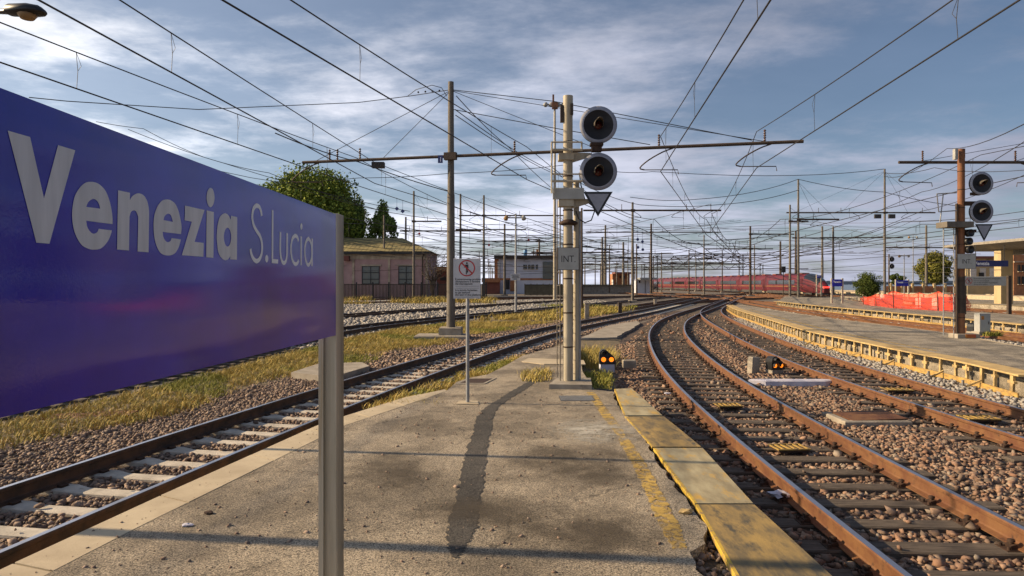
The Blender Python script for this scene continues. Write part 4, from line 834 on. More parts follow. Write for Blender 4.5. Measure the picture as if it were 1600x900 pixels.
def extra2(t, Wp, k):
    ld = MB()
    for px in (1474.5, 1490.5): ld.tube([Wp(px,524,0), Wp(px,357,0)], .02, 6)
    for py in np.arange(364, 520, 13.5): ld.tube([Wp(1474.5,py,0), Wp(1490.5,py,0)], .012, 5)
    ld.build('ladder', M['galv'], t); pl_ = MB().box(Wp(1492,351.5,-.1), (.90,.6,.19)); pl_.build('work_platform', M['mast'], t)
    cg = MB()
    for dy in (-.4, .3):
        cg.tube([Wp(1464,303,dy), Wp(1495,301,dy)], .02, 6); cg.tube([Wp(1474,303,dy), Wp(1469,347,dy)], .02, 6); cg.tube([Wp(1464,303,dy), Wp(1467,331,dy), Wp(1495,329,dy)], .02, 6)
    cg.build('safety_cage', M['galv'], t)
    MB().tube([Wp(1495,527,-.05), Wp(1495,318,-.05)], .045, 8).build('cable_pipe', M['mastd'], t)
    MB().box(Wp(1514,318,-.05), (.5,.12,.14)).box(Wp(1524,303,-.05), (.3,.1,.1)).box(Wp(1515,361,-.05), (.4,.12,.1)).build('disc_bracket', M['iron'], t)
    MB().lathe([(.112,0),(.115,.02),(.115,1.25),(.112,1.27)], Wp(1502,490,0), (0,0,1), 20).build('dark_sleeve', M['mastd'], t)
    MB().bbox(Wp(1493,241,-.1), (.10,.14,.36), .01).build('equipment_box', M['greyp'], t)
    for py, dx in ((364,2),(377,0),(390,2)):
        MB().lathe([(.05,-.12),(.13,-.10),(.13,.05),(.11,.05),(.10,-.05),(0,-.05)], Wp(1514+dx,py,-.15), (.2,-1,0), 18).build('small_lamp', M['black'], t)
o2 = signal_mast('rusty orange signal mast with two discs, INT. plate and ladder on the timber edged platform', X, Y, PZ, CAMZ+(HOR-233)*Y/F, .115, M['orustp'],
    [(1534,286.5,18),(1534,330.5,18)], (1538,363.5,14,27), (1495.5,396.5,1525,420), base2, extra2)

# ---------------------------------------------------------------- ground signals
def dwarf(label, px, py, z, sc, rz=0.0, hb=.20):
    X, Y = G(px, py, z); t = thing('ground_signal', label, 'ground signal', (X, Y, z))
    Mz = Matrix.Rotation(rz, 3, 'Z'); P_ = lambda x, y, zz: Vector((X, Y, z)) + Mz @ Vector((x, y, zz))*sc
    MB().bbox(P_(0,.05,hb/2), (.34*sc,.3*sc,hb*sc), .01, rz).build('concrete_foot', M['lav'] if hb > .15 else M['conc'], t)
    o = [(-.20,0),(.20,0),(.20,.10),(.14,.20),(.02,.30),(-.05,.36),(-.12,.36),(-.18,.30),(-.20,.2)]
    b = MB(); f0 = [P_(a, -.12, hb+c) for a, c in o]; f1 = [P_(a*.9, .18, hb+c*.95) for a, c in o]; n = len(o)
    b.add(f0+f1, [tuple(range(n)), tuple(range(2*n-1, n-1, -1))]+[(n+i, n+(i+1) % n, (i+1) % n, i) for i in range(n)]); b.build('signal_head', M['black'], t)
    for a, c, lit in ((-.10,.115,1),(.09,.115,1),(-.09,.27,0)):
        ctr = P_(a, -.12, hb+c); ax = Mz @ Vector((0,-1,0)); r = .058*sc if lit else .05*sc
        ho = MB(); n2 = 12; vs = []
        for j in range(2):
            for i in range(n2): q_ = math.pi*(-.1+1.2*i/(n2-1)); vs.append(ctr + Mz @ Vector((r*1.3*math.cos(q_), -.11*sc*j, r*1.3*math.sin(q_))))
        ho.add(vs, [(i, i+1, n2+i+1, n2+i) for i in range(n2-1)], 0, True); ho.build('lamp_hood', M['black'], t)
        MB().lathe([(r,.003),(r*.8,.015),(0,.022)], ctr, ax, 18).build('signal_lamp', M['lampon'] if lit else M['dkglass'], t)
    return t
dwarf('small black ground signal with two lit amber lamps in the grass beside the signal mast', 948.5, 581, -.03, .98)
dwarf('black ground signal with two amber lamps in the ballast between the two right tracks', 1212, 584, -.21, .95, .25, .12)
dwarf('dark ground signal behind the foot of the rusty orange signal mast', 1522, 522, .0, 1.0, .3, .12)
X, Y = G(1177, 583, -.22); MB().bbox((0,0,.2), (.23,.2,.44), .02).build('marker_stub', M['conc']); ms = C.objects['marker_stub'] if 'marker_stub' in C.objects else bpy.data.objects['marker_stub']; ms.location = (X, Y, -.22); ms.rotation_euler = (0,.06,.3); tag(ms, 'squat weathered concrete stub beside the ground signal between the right tracks', 'concrete stub')
X, Y = G(983, 573, -.1); tag(MB().bbox((X, Y, -.02), (.34,.22,.2), .02).build('concrete_block', M['conc']), 'small grey concrete block in the ballast right of the lit ground signal', 'concrete block')
# white beam between the tracks
pa, pb_ = G(1172, 600, -.18), G(1311, 600, -.18); yb = pa[1]
bmz = [(pa[0], yb+.12), (pa[0]+.32, yb-.10), (pb_[0]-.34, yb-.10), (pb_[0], yb+.03), (pb_[0]-.3, yb+.17), (pa[0]+.3, yb+.19)]
b = MB(); n = len(bmz); tp_ = [(pa[0]+.03, yb+.12), (pa[0]+.36, yb-.05), (pb_[0]-.36, yb-.05), (pb_[0]-.05, yb+.04), (pb_[0]-.31, yb+.14), (pa[0]+.3, yb+.16)]
b.add([(p[0], p[1], -.235) for p in bmz]+[(p[0], p[1], -.11) for p in bmz]+[(p[0], p[1], -.085) for p in tp_], [tuple(range(2*n, 3*n))]+[(r+i, r+(i+1) % n, r+n+(i+1) % n, r+n+i) for r in (0, n) for i in range(n)])
tag(b.build('fouling_beam', M['lav']), 'long pale lavender concrete beam lying across the gap between the two right tracks', 'concrete beam')
# yellow beacons between rails
def beacon(px, py, rz, label, w_=.42, l_=.30):
    X, Y = G(px, py, -.10); t = thing('track_beacon', label, 'track beacon', (X, Y, -.17), group='yellow beacons between the rails')
    Mz = Matrix.Rotation(rz, 3, 'Z'); P_ = lambda x, y, z: Vector((X, Y, 0)) + Mz @ Vector((x, y, 0)) + Vector((0,0,z))
    MB().box(P_(0,0,-.135), (w_,l_,.03), rz).box(P_(-w_*.3,0,-.165), (.05,l_*1.2,.03), rz).box(P_(w_*.3,0,-.165), (.05,l_*1.2,.03), rz).build('beacon_body', M['iron'], t)
    f = MB()
    for s_ in (-1, 1): f.box(P_(0, s_*l_*.5, -.112), (w_+.03,.025,.016), rz); f.box(P_(s_*w_*.5, 0, -.1125), (.025,l_-.03,.016), rz)
    for s_ in (-.3,-.1,.1,.3): f.box(P_(w_*s_, 0, -.113), (.03,l_-.03,.014), rz)
    f.build('yellow_frame', M['beaconp'], t)
beacon(1138, 631.5, .05, 'yellow barred beacon plate in the nearest right track, the farther one'); beacon(1233, 697, .08, 'yellow barred beacon plate in the nearest right track, the closer one')
beacon(1402, 607, -.1, 'bright yellow beacon plate in the second right track, the farther one', .5,.34); beacon(1530, 651, -.05, 'bright yellow beacon plate in the second right track, the closer one', .5,.34)
# rusty pit covers
X, Y = G(1355, 653, -.16); t = thing('cable_pit', 'rusty square pit cover tilted in a broken concrete frame between the right tracks', 'pit cover', (X, Y, -.2))
fr2 = MB(); 
for cx, cy, a, b_ in ((-.02,-.34,1.1,.13),(-.02,.36,1.1,.12),(-.5,.0,.13,.58),(.5,.02,.14,.58)): fr2.bbox((X+cx, Y+cy, -.19), (a, b_, .10), .015, random.uniform(-.04,.04))
fr2.build('concrete_frame', M['conc'], t); MB().box((X+.04, Y+.02, -.125), (.92,.66,.018), .05, ry=-.03, rx=.03).build('steel_cover', M['rust'], t)
X, Y = G(150, 651, -.19); t = thing('cable_pit', 'two brown steel cover plates in the ballast at the left, below the blue sign', 'pit cover', (X, Y, -.2))
for dx, dy, rz in ((-.42,-.10,.18),(.22,.14,.16)): MB().box((X+dx, Y+dy, -.165), (.66,.42,.018), rz, rx=.02).build('steel_cover', M['rustp'] if 'rustp' in M else M['iron2'] if 'iron2' in M else M['rust'], t)
p = [G(455,583,-.08), G(520,590,-.08), G(577,573,-.08), G(566,567,-.08), G(498,569,-.08)]
tag(MB().prism(p, -.24, -.06).build('concrete_slab', M['conc']), 'flat pale concrete slab at the left side of the left track, behind the sign post', 'concrete slab')
# drain grating and access covers in the platform
def grate(px0, py0, px1, py1, label, bars=22):
    x0, ya = g(px0, py1); x1, _ = g(px1, py1); _, yb_ = g(px0, py0); t = thing('drain_grating', label, 'drain grating', ((x0+x1)/2, ya, PZ))
    MB().box(((x0+x1)/2, (ya+yb_)/2, PZ+.003), (x1-x0, yb_-ya, .003)).build('grating_shade_sheet', M['black'], t); b = MB()  # flat black sheet stands in for the shade below the bars
    for i in range(bars): b.box((x0+(x1-x0)*(i+.5)/bars, (ya+yb_)/2, PZ+.008), ((x1-x0)/bars*.5, yb_-ya, .008))
    for i in range(5): b.box(((x0+x1)/2, ya+(yb_-ya)*i/4, PZ+.0085), (x1-x0+.03, .018, .0095))
    b.build('grating_bars', M['galv'] if bars > 14 else M['iron'], t)
grate(877, 619.5, 929, 626.5, 'rectangular steel grating in the asphalt in front of the signal mast')
grate(845, 564, 880, 568, 'narrow dark grating set in the pale slab behind the signal mast', 12)
x0, ya = g(716, 599); x1, _ = g(765, 599); yb_ = g(716, 592)[1]; t = thing('access_cover', 'square sunken access cover in the asphalt behind the warning sign post', 'access cover', ((x0+x1)/2, ya, PZ))
MB().prism([g(713,600.5), g(757,600.5), g(776,591.5), g(733,592)], PZ+.002, PZ+.012).build('cover_frame', M['conc'], t); MB().prism([g(719,599.3), g(755,599.3), g(769,592.6), g(735,592.8)], PZ+.012, PZ+.016).build('cover_plate', M['iron'], t)
# cabinet
X, Y = g(1535, 524); t = thing('equipment_cabinet', 'grey metal cabinet with an orange sticker at the foot of the rusty signal mast', 'cabinet', (X, Y, PZ))
MB().bbox((X, Y, PZ+.07), (.5,.42,.14), .01).build('cabinet_plinth', M['conc'], t); MB().bbox((X, Y, PZ+.46), (.38,.3,.66), .015).build('cabinet_body', M['greyp'], t)
MB().box((X, Y-.153, PZ+.45), (.32,.006,.56)).build('cabinet_door', M['plate'], t); MB().box((X-.09, Y-.158, PZ+.63), (.1,.004,.13)).build('sticker', M['lampy'], t); MB().box((X+.12, Y-.16, PZ+.45), (.02,.015,.1)).build('door_handle', M['iron'], t)
P2 = np.array([[X+.12+random.uniform(-.2,.3), Y-.32+random.uniform(-.08,.08), PZ] for _ in range(60)]); grass('grass', P2, RNG.uniform(.08,.2,60), M['green'], 'small green tuft at the foot of the grey cabinet', wd=.01)
# litter
for i, (px, py, z, sc, lb) in enumerate(((1216,776,-.15,.09,'crumpled white litter in the ballast beside the nearest right rail'),(1043,616,-.15,.055,'small white scrap on the ballast beyond the edge boards'),(1072,802,PZ,.05,'pale wood splinter on the crumbled asphalt edge'),(293,822,PZ,.03,'tiny white chip on the asphalt near the coping'),(326,803,PZ,.03,'small dark pebble lying on the asphalt near the coping'))):
    X, Y = G(px, py, z); b = bmesh.new(); bmesh.ops.create_icosphere(b, subdivisions=2, radius=sc)
    for v in b.verts: v.co *= random.uniform(.6,1.25); v.co.z *= .45; v.co.x *= 1.3
    me = bpy.data.meshes.new('litter'); b.to_mesh(me); b.free(); me.materials.append(M['lav'] if 'white' in lb else (M['timber'] if 'wood' in lb else M['iron'])); o = bpy.data.objects.new('litter' if i < 2 else 'stone_chip', me); o.location = (X, Y, z+sc*.3); C.objects.link(o); tag(o, lb, 'litter' if i < 2 else 'chip')
# ---------------------------------------------------------------- overhead line masts
def insulator(parent, p, h=.32, m='insul'):
    b = MB(); n = 5; prof = [(.03,0)]
    for i in range(n): z = h*(i+.3)/n; prof += [(.03, z), (.062, z+h*.02), (.03, z+h*.10)]
    prof += [(.02, h)]; b.lathe(prof, p, (0,0,1), 8); return b.build('insulator', M[m], parent)
def steady(parent, p, dx, drop, ux, r=.022, lod=0):
    """curved bracket hung from the beam with a registration arm; dx sign says which way it swings"""
    ux = Vector((ux[0], ux[1], 0)); p = Vector(p); n = 6 if lod == 0 else 4
    A = [p+Vector((0,0,-.05)), p-ux*dx*.35+Vector((0,0,-drop*.22)), p-ux*dx*.8+Vector((0,0,-drop*.55)), p-ux*dx*1.1+Vector((0,0,-drop*.9)), p-ux*dx*.95+Vector((0,0,-drop*1.0))]
    P = [Vector(v_) for v_ in crom([tuple(a) for a in A], 3)]
    b = MB().tube(P, r, n).tube([p-ux*dx*.95+Vector((0,0,-drop)), p+ux*dx*.15+Vector((0,0,-drop*1.05)), p+ux*dx*.17+Vector((0,0,-drop*1.25))], r*.7, n)
    return b.build('steady_arm', M['mastd'], parent)
def mast(label, px, ytop, ybase=None, Y=None, zb=-.2, r=.14, pm='mast', beams=(), taper=.75, plate=None, sq=False, name='catenary_mast', cat='mast', group='overhead line masts across the yard'):
    if Y is None: Y = F*(CAMZ-zb)/(ybase-HOR); r = max(r, 2.1*Y/F)
    k = Y/F; r = max(r, .9*k); X = (px-800)*k; zt = CAMZ+(HOR-ytop)*k; t = thing(name, label, cat, (X, Y, zb), group)
    lod = 0 if Y < 60 else 1; nn = 14 if Y < 60 else 8
    MB().tube([(X, Y, zb), (X, Y, zb+(zt-zb)*.55), (X, Y, zb+(zt-zb)*.553), (X, Y, zt)], [r, r*(1+taper)/2, r*(1+taper)/2*.9, r*taper*.9], nn).build('pole', M[pm], t)
    if zb > -.3 and Y > 20: MB().bbox((X, Y, zb+.08), (r*5, r*5, .3), .03).build('foundation', M['conc'], t)
    for bd_ in beams:
        xl, xr, yb, slope, ins, arms = bd_; zbm = CAMZ+(HOR-yb)*k; u_ = Vector((math.cos(slope), -math.sin(slope), 0))
        # beam end points lie on the line through the mast; find where pixel columns xl, xr meet it
        def end(pxx):
            q_ = (pxx-800)/F; # (X+u.x*s) = q (Y+u.y*s)
            s_ = (q_*Y-X)/(u_.x-q_*u_.y); return s_
        s0, s1 = end(xl), end(xr); o = Vector((X, Y-r*1.1, zbm)); rb = .065 if Y < 60 else .11
        b = MB().tube([o+u_*s0, o+u_*s1], rb, 8 if lod == 0 else 6).box(o, (r*2.8, r*1.2, .3), -slope)
        b.build('cross_beam', M['mastd'], t)
        st = MB(); top = Vector((X, Y, zt-.35))
        for f_ in (.45, .92):
            for s_ in (s0*f_, s1*f_):
                if abs(s_) > 1.5: st.tube([top, o+u_*s_], .014 if Y < 60 else .018, 4)
        if Y < 120 and zt-zbm > 1.2 and st.v: st.build('stay_wire', M['wire'], t)
        for pxx in ins:
            s_ = end(pxx); insulator(t, o+u_*s_+Vector((0,0,.06)), .45 if Y < 60 else .7, 'insul' if Y < 60 else 'mastd')
        for pxx, dr in arms:
            s_ = end(pxx); steady(t, o+u_*s_, 1.15*dr, .85, u_, .026 if Y < 60 else .038, lod)
    if plate == 'num':
        p = Vector((X-.42, Y-.2, zbm-.12)); MB().box(p, (.20,.012,.32)).build('number_plate', M['navy'], t); text_mb('1', .26, (p.x+.01, p.y-.008, p.z-.10), (1,0,0), (0,0,1), .004, .9, 'CENTER').build('plate_text', M['letter2'], t)
    return t
M['navy'] = mat('navy_enamel', (0.03,0.045,0.18), 0.4)
M['terr'] = mat('dark_grey_box', (0.05,0.045,0.04), 0.7)
AY = 28.5
t = mast('big concrete mast with long cross beam standing in the dry grass between tracks', 704.5, 128, Y=AY, zb=.05, r=.185, beams=[(475,1252,245.5,R(12.5),(517,529,564,804,1028,1192),((500,1),(815,1),(1050,1),(1202,1)))], taper=.72, plate='num')
MB().prism([(-.2-4.2,27.6),(-1.2-.3,27.4),(-1.0,29.3),(-4.0,29.4)], -.22, .0).build('foundation_slab', M['conc'], t) if False else None
bb = MB(); bb.bbox((-2.9, 28.4, -.15), (2.2,1.4,.26), .05); bb.build('foundation_slab', M['conc'], t)
p = at(591, 258, 30.4); MB().box(p, (.55,.3,.25)).build('sectioning_box', M['terr'], t)
tail = MB(); top = Vector((-2.55, AY, CAMZ+(HOR-140)*AY/F))   # anchored line to the left and the curved jumper
tail.tube([top, at(640,150,29.5), at(560,160,30), at(310,171,26), at(105,158,23), at(45,152,22)], .016, 5)
tail.tube([at(698,150,AY), at(690,137,AY), at(675,133,AY), at(650,140,29), at(637,150,29.3)], .014, 5)
tail.tube([top, at(864,158,27), at(1175,219,26)], .016, 5).tube([at(708,171,AY), at(860,199,27.2), at(1016,226,26.3)], .016, 5)
for s_ in (.05,.08,.11,.14): pp = top.lerp(at(310,171,26), s_); tail.lathe([(.0,-.05),(.05,0),(0,.05)], pp, (1,0,0), 8)
tail.build('anchor_wire', M['wire'], t)
# near beam entering from the right, its mast stands outside the frame
t = mast('brown steel mast whose cross beam reaches in at the right edge above the rusty signal', 1722, 190, Y=30, zb=.25, r=.2, pm='mastd', beams=[(1400,1745,255,0.0,(1437,1581),((1445,1),(1590,-1)))])
MT = [
 ('slender pole with one slim beam beside the dark leafless bush right of the pink building', 646.5, 298.5, 467, .12, [(646,690,346,0,(668,),())]),
 ('grey pole without a beam in front of the first window of the pink building', 600, 336, 466, .15, []),
 ('grey pole before the pink building whose low beam runs behind the concrete mast', 634, 339, 465, .13, [(625,752,361,0,(640,690,730),((645,-1),(700,1)))]),
 ('pole with a beam carrying a dark box, just right of the warning sign', 756, 305, 465, .17, [(717,883,337,0,(722,735,790,812),((800,1),(745,1),(868,-1)))]),
 ('slim pole hidden partly by the concrete mast, beam toward the lamp column', 719.5, 303, 464, .13, [(712,822,359,0,(760,806),((770,1),(812,-1)))]),
 ('thin pole left of the white block with a blue tank', 788.5, 350, 462, .14, [(745,853,377,0,(800,841),((846,-1),))]),
 ('thin pole right of the lamp column before the white block', 842.5, 373, 459, .13, [(815,900,396,0,(850,),())]),
 ('rust-brown mast right behind the cream signal mast', 909, 325, 486, .12, []),
 ('tall mast in the centre yard carrying the topmost free-ended beam', 988.5, 316, 472.5, .19, [(911,1126,329,0,(971,1072,1110),((985,-1),(1065,1),(1115,1)))]),
 ('dark mast left of the red train, second beam of the centre yard', 1017.5, 349.5, 460.5, .17, [(915,1126,363,0,(923,939,1035,1097,1109),((950,-1),(1100,1),(1118,-1)))]),
 ('thin pale pole beside the long grey yard wall, leftmost of the three there', 946, 352, 457.5, .12, [(928,975,390,0,(935,),())]),
 ('thin pole beside the long grey yard wall, shortest of the three there', 941, 371, 457, .10, []),
 ('thin pole beside the long grey yard wall, rightmost of the three there', 974, 378, 457, .10, [(950,1000,402,0,(),())]),
 ('bare dark mast in front of the middle coaches of the red train', 1172.5, 353.5, 463, .15, [(1172,1240,366,0,(1176,1185),((1195,-1),)), (1100,1207,389,0,(1130,1195),((1110,1),))]),
 ('brown pole carrying a small black signal in front of the red train', 1219.5, 377, 457, .13, [(1190,1262,420,0,(),())]),
 ('left one of two close tall masts before the train driving coach', 1234.5, 320, 468, .18, [(1235,1262,346,0,(),())]),
 ('tallest mast near the train nose, with grey boxes at its foot', 1247.5, 280, 470, .18, [(1250,1310,343,0,(1270,),((1280,1),))]),
 ('thin brown mast between the tall masts and the train windscreen', 1243.5, 361, 460.5, .14, []),
 ('slim mast standing just right of the train nose', 1285, 353.5, 462, .15, [(1237,1310,372,0,(1258,1300),((1290,-1),))]),
 ('slim mast behind the first small blue sign', 1302, 354, 462, .15, [(1280,1410,371.5,0,(1296,1330),((1320,1),(1340,-1)))]),
 ('tall mast with two dark boxes rising behind the orange netting', 1382.5, 264, 466, .19, [(1228,1460,332.5,0,(1278,1313,1440),((1250,1),(1330,-1),(1420,1)))]),
 ('slim mast in front of the round tree right of the netting', 1447.5, 352, 462, .14, [(1380,1500,387,0,(1400,1480),((1395,1),))]),
]
for lb, px, yt, yb, r, bm_ in MT: mast(lb, px, yt, yb, r=r, pm='mastd' if ('brown' in lb or 'dark mast' in lb) else 'mast', beams=bm_)
t = [o for o in C.objects if o.get('label', '').startswith('tall mast with two dark boxes')][0]
Yb = t.location.y
for px in (1371.5, 1393.5): MB().box(at(px, 338, Yb-.6), (1.0,.3,.65)).build('sectioning_box', M['terr'], t)
# ranks of portals further out
rn = random.Random(5)
rank = 'slim mast with a cross beam among those blurred together in the far yard'
for Yr in (128, 150, 172, 200, 230, 262, 300, 345, 400):
    xs = np.arange(-70, 62, 15.5)
    for i, x in enumerate(xs):
        x += rn.uniform(-2.5, 2.5); px = 800+F*x/Yr
        if px < 690 or px > 1500 or (54 < x < 60) or (-30 < x < 5 and 100 < Yr < 175): continue
        zt = rn.uniform(9.5, 11.5); yt = HOR-(zt-CAMZ)*F/Yr; ybm = HOR-(rn.uniform(7.4,8.6)-CAMZ)*F/Yr; hw = rn.uniform(6, 9)*F/Yr
        arms = tuple((px+rn.uniform(-.8,.8)*hw, rn.choice((-1,1))) for _ in range(2)) if Yr < 270 else ()
        mast(rank, px, yt, Y=Yr+rn.uniform(-3,3), r=.16, pm=rn.choice(('mast','mastd')), beams=[(px-hw*rn.uniform(.3,1), px+hw, ybm, 0, tuple(px+hw*f_ for f_ in (-.25,.5)) if Yr < 270 else (), arms)], name='far_catenary_mast', group='slim masts blurred together in the far yard')
# lattice gantries across the middle
def gantry(label, px0, px1, yt, yb_, Y):
    k = Y/F; X0, X1 = (px0-800)*k, (px1-800)*k; z1, z0 = CAMZ+(HOR-yt)*k, CAMZ+(HOR-yb_)*k; t = thing('lattice_gantry', label, 'gantry', (X0, Y, -.2), 'lattice gantries in the far yard'); b = MB(); n = int((X1-X0)/2.2)
    for z in (z0, z1): b.tube([(X0, Y, z), (X1, Y, z)], .17, 4)
    for i in range(n): x = X0+(X1-X0)*i/n; x2 = X0+(X1-X0)*(i+1)/n; b.tube([(x, Y, z0 if i % 2 else z1), (x2, Y, z1 if i % 2 else z0)], .10, 4)
    b.build('truss', M['mastd'], t)
    for X in (X0, X1):
        l = MB()
        for d in (-.5, .5): l.tube([(X+d, Y, -.2), (X+d, Y, z1)], .14, 4)
        for i in range(10): za = -.2+(z1+.2)*i/10; l.tube([(X-.5*(-1)**i, Y, za), (X+.5*(-1)**i, Y, za+(z1+.2)/10)], .035, 4)
        l.build('leg', M['mastd'], t)
gantry('nearest lattice gantry spanning the yard above the train coaches', 1024, 1158, 400, 412, 175); gantry('lattice gantry right behind the nearest one, lower in the picture', 1005, 1190, 413, 421, 235)

# ---------------------------------------------------------------- wires
def catenary(label, sup, cz=6.4, mz=7.75, sag=.75, dr=7.0, ro=.015, k=None, name='overhead_wire'):
    """sup: list of (X, Y) support points; contact wire level, messenger sagging"""
    t = thing(name, label, 'overhead wire', (sup[0][0], sup[0][1], cz), 'overhead wires of the tracks'); cw = MB(); mw = MB(); P = []; Q = []
    ms_ = [q_[1] for q_ in sup if len(q_) == 2]; cur_ = crom([q_[:2] for q_ in sup], 8) if any(len(q_) == 3 for q_ in sup) else crom([q_[:2] for q_ in sup for _ in (0,)], 1)
    pl2 = []
    for a_, b_ in zip(cur_[:-1], cur_[1:]):
        m_ = max(1, int(np.linalg.norm(b_-a_)/3)); pl2 += [a_+(b_-a_)*i/m_ for i in range(m_)]
    pl2.append(cur_[-1])
    for x_, y_ in pl2:
        j = max(0, min(len(ms_)-2, int(np.searchsorted(ms_, y_, 'right'))-1)); f_ = min(1, max(0, (y_-ms_[j])/(ms_[j+1]-ms_[j]))); P.append((x_, y_, cz)); Q.append((x_, y_, mz-4*sag*f_*(1-f_)))
    pass; sel = [i for i in range(len(P)) if P[i][1] > -8]
    P = [P[i] for i in sel]; Q = [Q[i] for i in sel]
    rr = [ro*max(1, p[1]/34) for p in P]; cw.tube(P, [a*1.15 for a in rr], 5, cap=False); mw.tube(Q, rr, 5, cap=False)
    cw.build('contact_wire', M['wire'], t); mw.build('messenger_wire', M['wire'], t)
    y = P[0][1]+3.1; a = np.array(P); b = np.array(Q); c_ = 0
    while y < min(P[-1][1], 95) and c_ < 14:
        x = np.interp(y, a[:,1], a[:,0]); zm = np.interp(y, b[:,1], b[:,2]); rd = .006*max(1, y/34)
        if y > 4: MB().tube([(x, y, cz), (x, y+.04, (cz+zm)/2), (x, y-.02, zm)], rd, 4, cap=False).tube([(x, y-.02, zm), (x, y+.16, zm-.25), (x, y+.04, (cz+zm)/2)], rd*.8, 4, cap=False).build('dropper', M['wire'], t); c_ += 1
        y += dr
def sup(k, ys): return [(float(tx(k, y)), float(y)) for y in ys]
catenary('contact line over the nearest right hand track', [(.06,-24),(5.7,26.2)]+sup('R1', (60,95,135)), dr=6.6)
catenary('contact line over the second right hand track, rising to the upper right corner', [(4.5,-24),(9.1,25.4)]+sup('R2', (55,90)), dr=7.2)
catenary('contact line over the left track beside the platform', [(-14,-24),(.6,28.2),(12.5,60),(26,95),(42,135)], dr=9, sag=.75)
catenary('contact line between the two left hand tracks, crossing the street lamp head', [(-9.5,-24),(-5.9,29.3),(3,60),(14,95)], sag=.12, dr=8, mz=7.3)
catenary('contact line over the dark track beyond the dry grass', [(-17,-24),(-6.8,29.9),(0,62),(16,95)], sag=.5, mz=7.6, dr=6)
catenary('contact line over the track nearest the pink building', [(-20,-24),(-15.4,20),(-13,38),(-6,60),(2,80),(20,115)], sag=.4)
catenary('contact line over the track beyond the timber edged platform', [(19,-20),(20.6,30),(23.6,60),(29.5,90),(45,140)])
catenary('contact line over the track in front of the canopied platform', [(33.5,-10),(34,30),(35.5,62),(41,100),(50,150)])
catenary('contact line above the canopied platform track', [(38,-10),(38.3,35),(39,65),(44,105),(54,150)])
fw = [((57,90),(57,128),(57,200),(57,300)), ((44,88),(40,130),(34,200),(28,300)), ((26,84),(28,130),(24,200),(20,300)), ((14,82),(22,130),(18,200),(12,300)), ((2,64),(14,88),(10,150),(0,240)), ((-12,60),(-4,110),(-6,180),(-10,260)), ((-24,64),(-12,100),(2,160),(8,250)), ((-36,50),(-22,92),(-6,150),(6,220)), ((-20,36),(-14,64),(-2,96),(20,150)), ((14,48),(2,80),(-12,128),(-40,200)),((8,60),(30,100),(52,150),(70,200)),((-6,66),(18,110),(36,160),(52,220))]
nm = ['above the red train','running to the bare dark mast before the train','over the converging tracks in the centre yard','over the second centre track','above the long grey wall','above the far marker posts','in front of the white block','above the slatted fence','between the concrete mast and the lamp column','slanting from the centre yard to the white block','slanting toward the train nose','slanting across the centre of the yard']
for s_, a in zip(fw, nm): catenary('thin far contact line '+a, list(s_), cz=6.2, mz=7.7, sag=.6, dr=11, ro=.011)
# long feeder and span wires, each a thing
def feeder(label, pts, r=.020):
    b = MB(); P = []
    for (a, b_) in zip(pts[:-1], pts[1:]):
        for i in range(8): f_ = i/8; p = Vector(a).lerp(Vector(b_), f_); p.z -= 4*f_*(1-f_)*.012*(Vector(b_)-Vector(a)).length; P.append(p)
    P.append(Vector(pts[-1])); b.tube(P, [r*max(1, p.y/45) for p in P], 5, cap=False); tag(b.build('feeder_wire', M['wire']), label, 'feeder wire', 'feeder and span wires')
feeder('feeder from the tall boxed mast leftwards behind the cream signal mast', [at(1382,264,109), at(1020,268,70), at(905,259,50)])
feeder('span wire from the tallest mast near the train nose down toward the centre yard', [at(1247,280,91), at(1080,312,60), at(985,308,50)])
feeder('lower span wire from the tallest mast near the train nose to the centre yard', [at(1247,297,91), at(1120,320,70), at(1000,320,60)])
feeder('feeder from the tallest mast near the train nose to the tall boxed mast', [at(1247,280,91), at(1382,300,109), at(1500,322,120)])
feeder('feeder crossing the right edge above the canopy', [at(1382,270,109), at(1460,262,80), at(1640,262,50)])
feeder('rising wire at the right edge toward the upper right', [at(1382,275,109), at(1480,232,45), at(1640,172,20)])
feeder('second rising wire at the right edge', [at(1247,372,91), at(1440,300,60), at(1640,195,26)])
feeder('third rising wire at the right edge, the lowest of them', [at(1247,395,91), at(1440,330,60), at(1640,255,36)])
feeder('wire dropping from the concrete mast to the far left yard', [at(704,300,AY), at(560,253,28), at(430,208,22)])
feeder('cross wire behind the leafy tree running right past the concrete mast', [at(440,285,60), at(560,278,60), at(700,271,60), at(880,258,60)])
feeder('wire from the left edge dipping behind the name sign', [at(150,190,50), at(224,201,50), at(320,246,60), at(420,270,70), at(600,330,90)])
feeder('lower wire from the left edge behind the name sign', [at(200,202,50), at(350,255,60), at(640,330,90)])
feeder('line from the concrete mast head down to the far yard, left of the signal', [at(713,150,28), at(795,230,36), at(900,320,60)])
feeder('line from the mast head across the signal toward the centre yard', [at(711,171,AY), at(870,270,45), at(1000,345,80)])
feeder('wire between the cream signal mast and the centre mast head', [at(1000,320,80), at(905,285,60), at(712,180,AY)])
rn = random.Random(9)
for i in range(26):
    y0 = rn.uniform(70, 150); pxa = rn.uniform(540, 760); yy = rn.uniform(345, 425); feeder('thin far wire, one of many crossing behind the masts of the yard', [at(pxa, yy, y0), at(pxa+rn.uniform(120,200), yy-rn.uniform(-12,12), y0+rn.uniform(-10,30)), at(pxa+rn.uniform(320,560), yy+rn.uniform(-14,14), y0+rn.uniform(0,60))], .011)
for i in range(16):
    y0 = rn.uniform(90, 190); pxa = rn.uniform(1020, 1240); yy = rn.uniform(340, 425); feeder('thin far wire, one of many crossing behind the masts of the yard', [at(pxa, yy, y0), at(pxa+rn.uniform(120,200), yy-rn.uniform(-14,14), y0), at(pxa+rn.uniform(260,420), yy-rn.uniform(-30,30), y0-20)], .011)
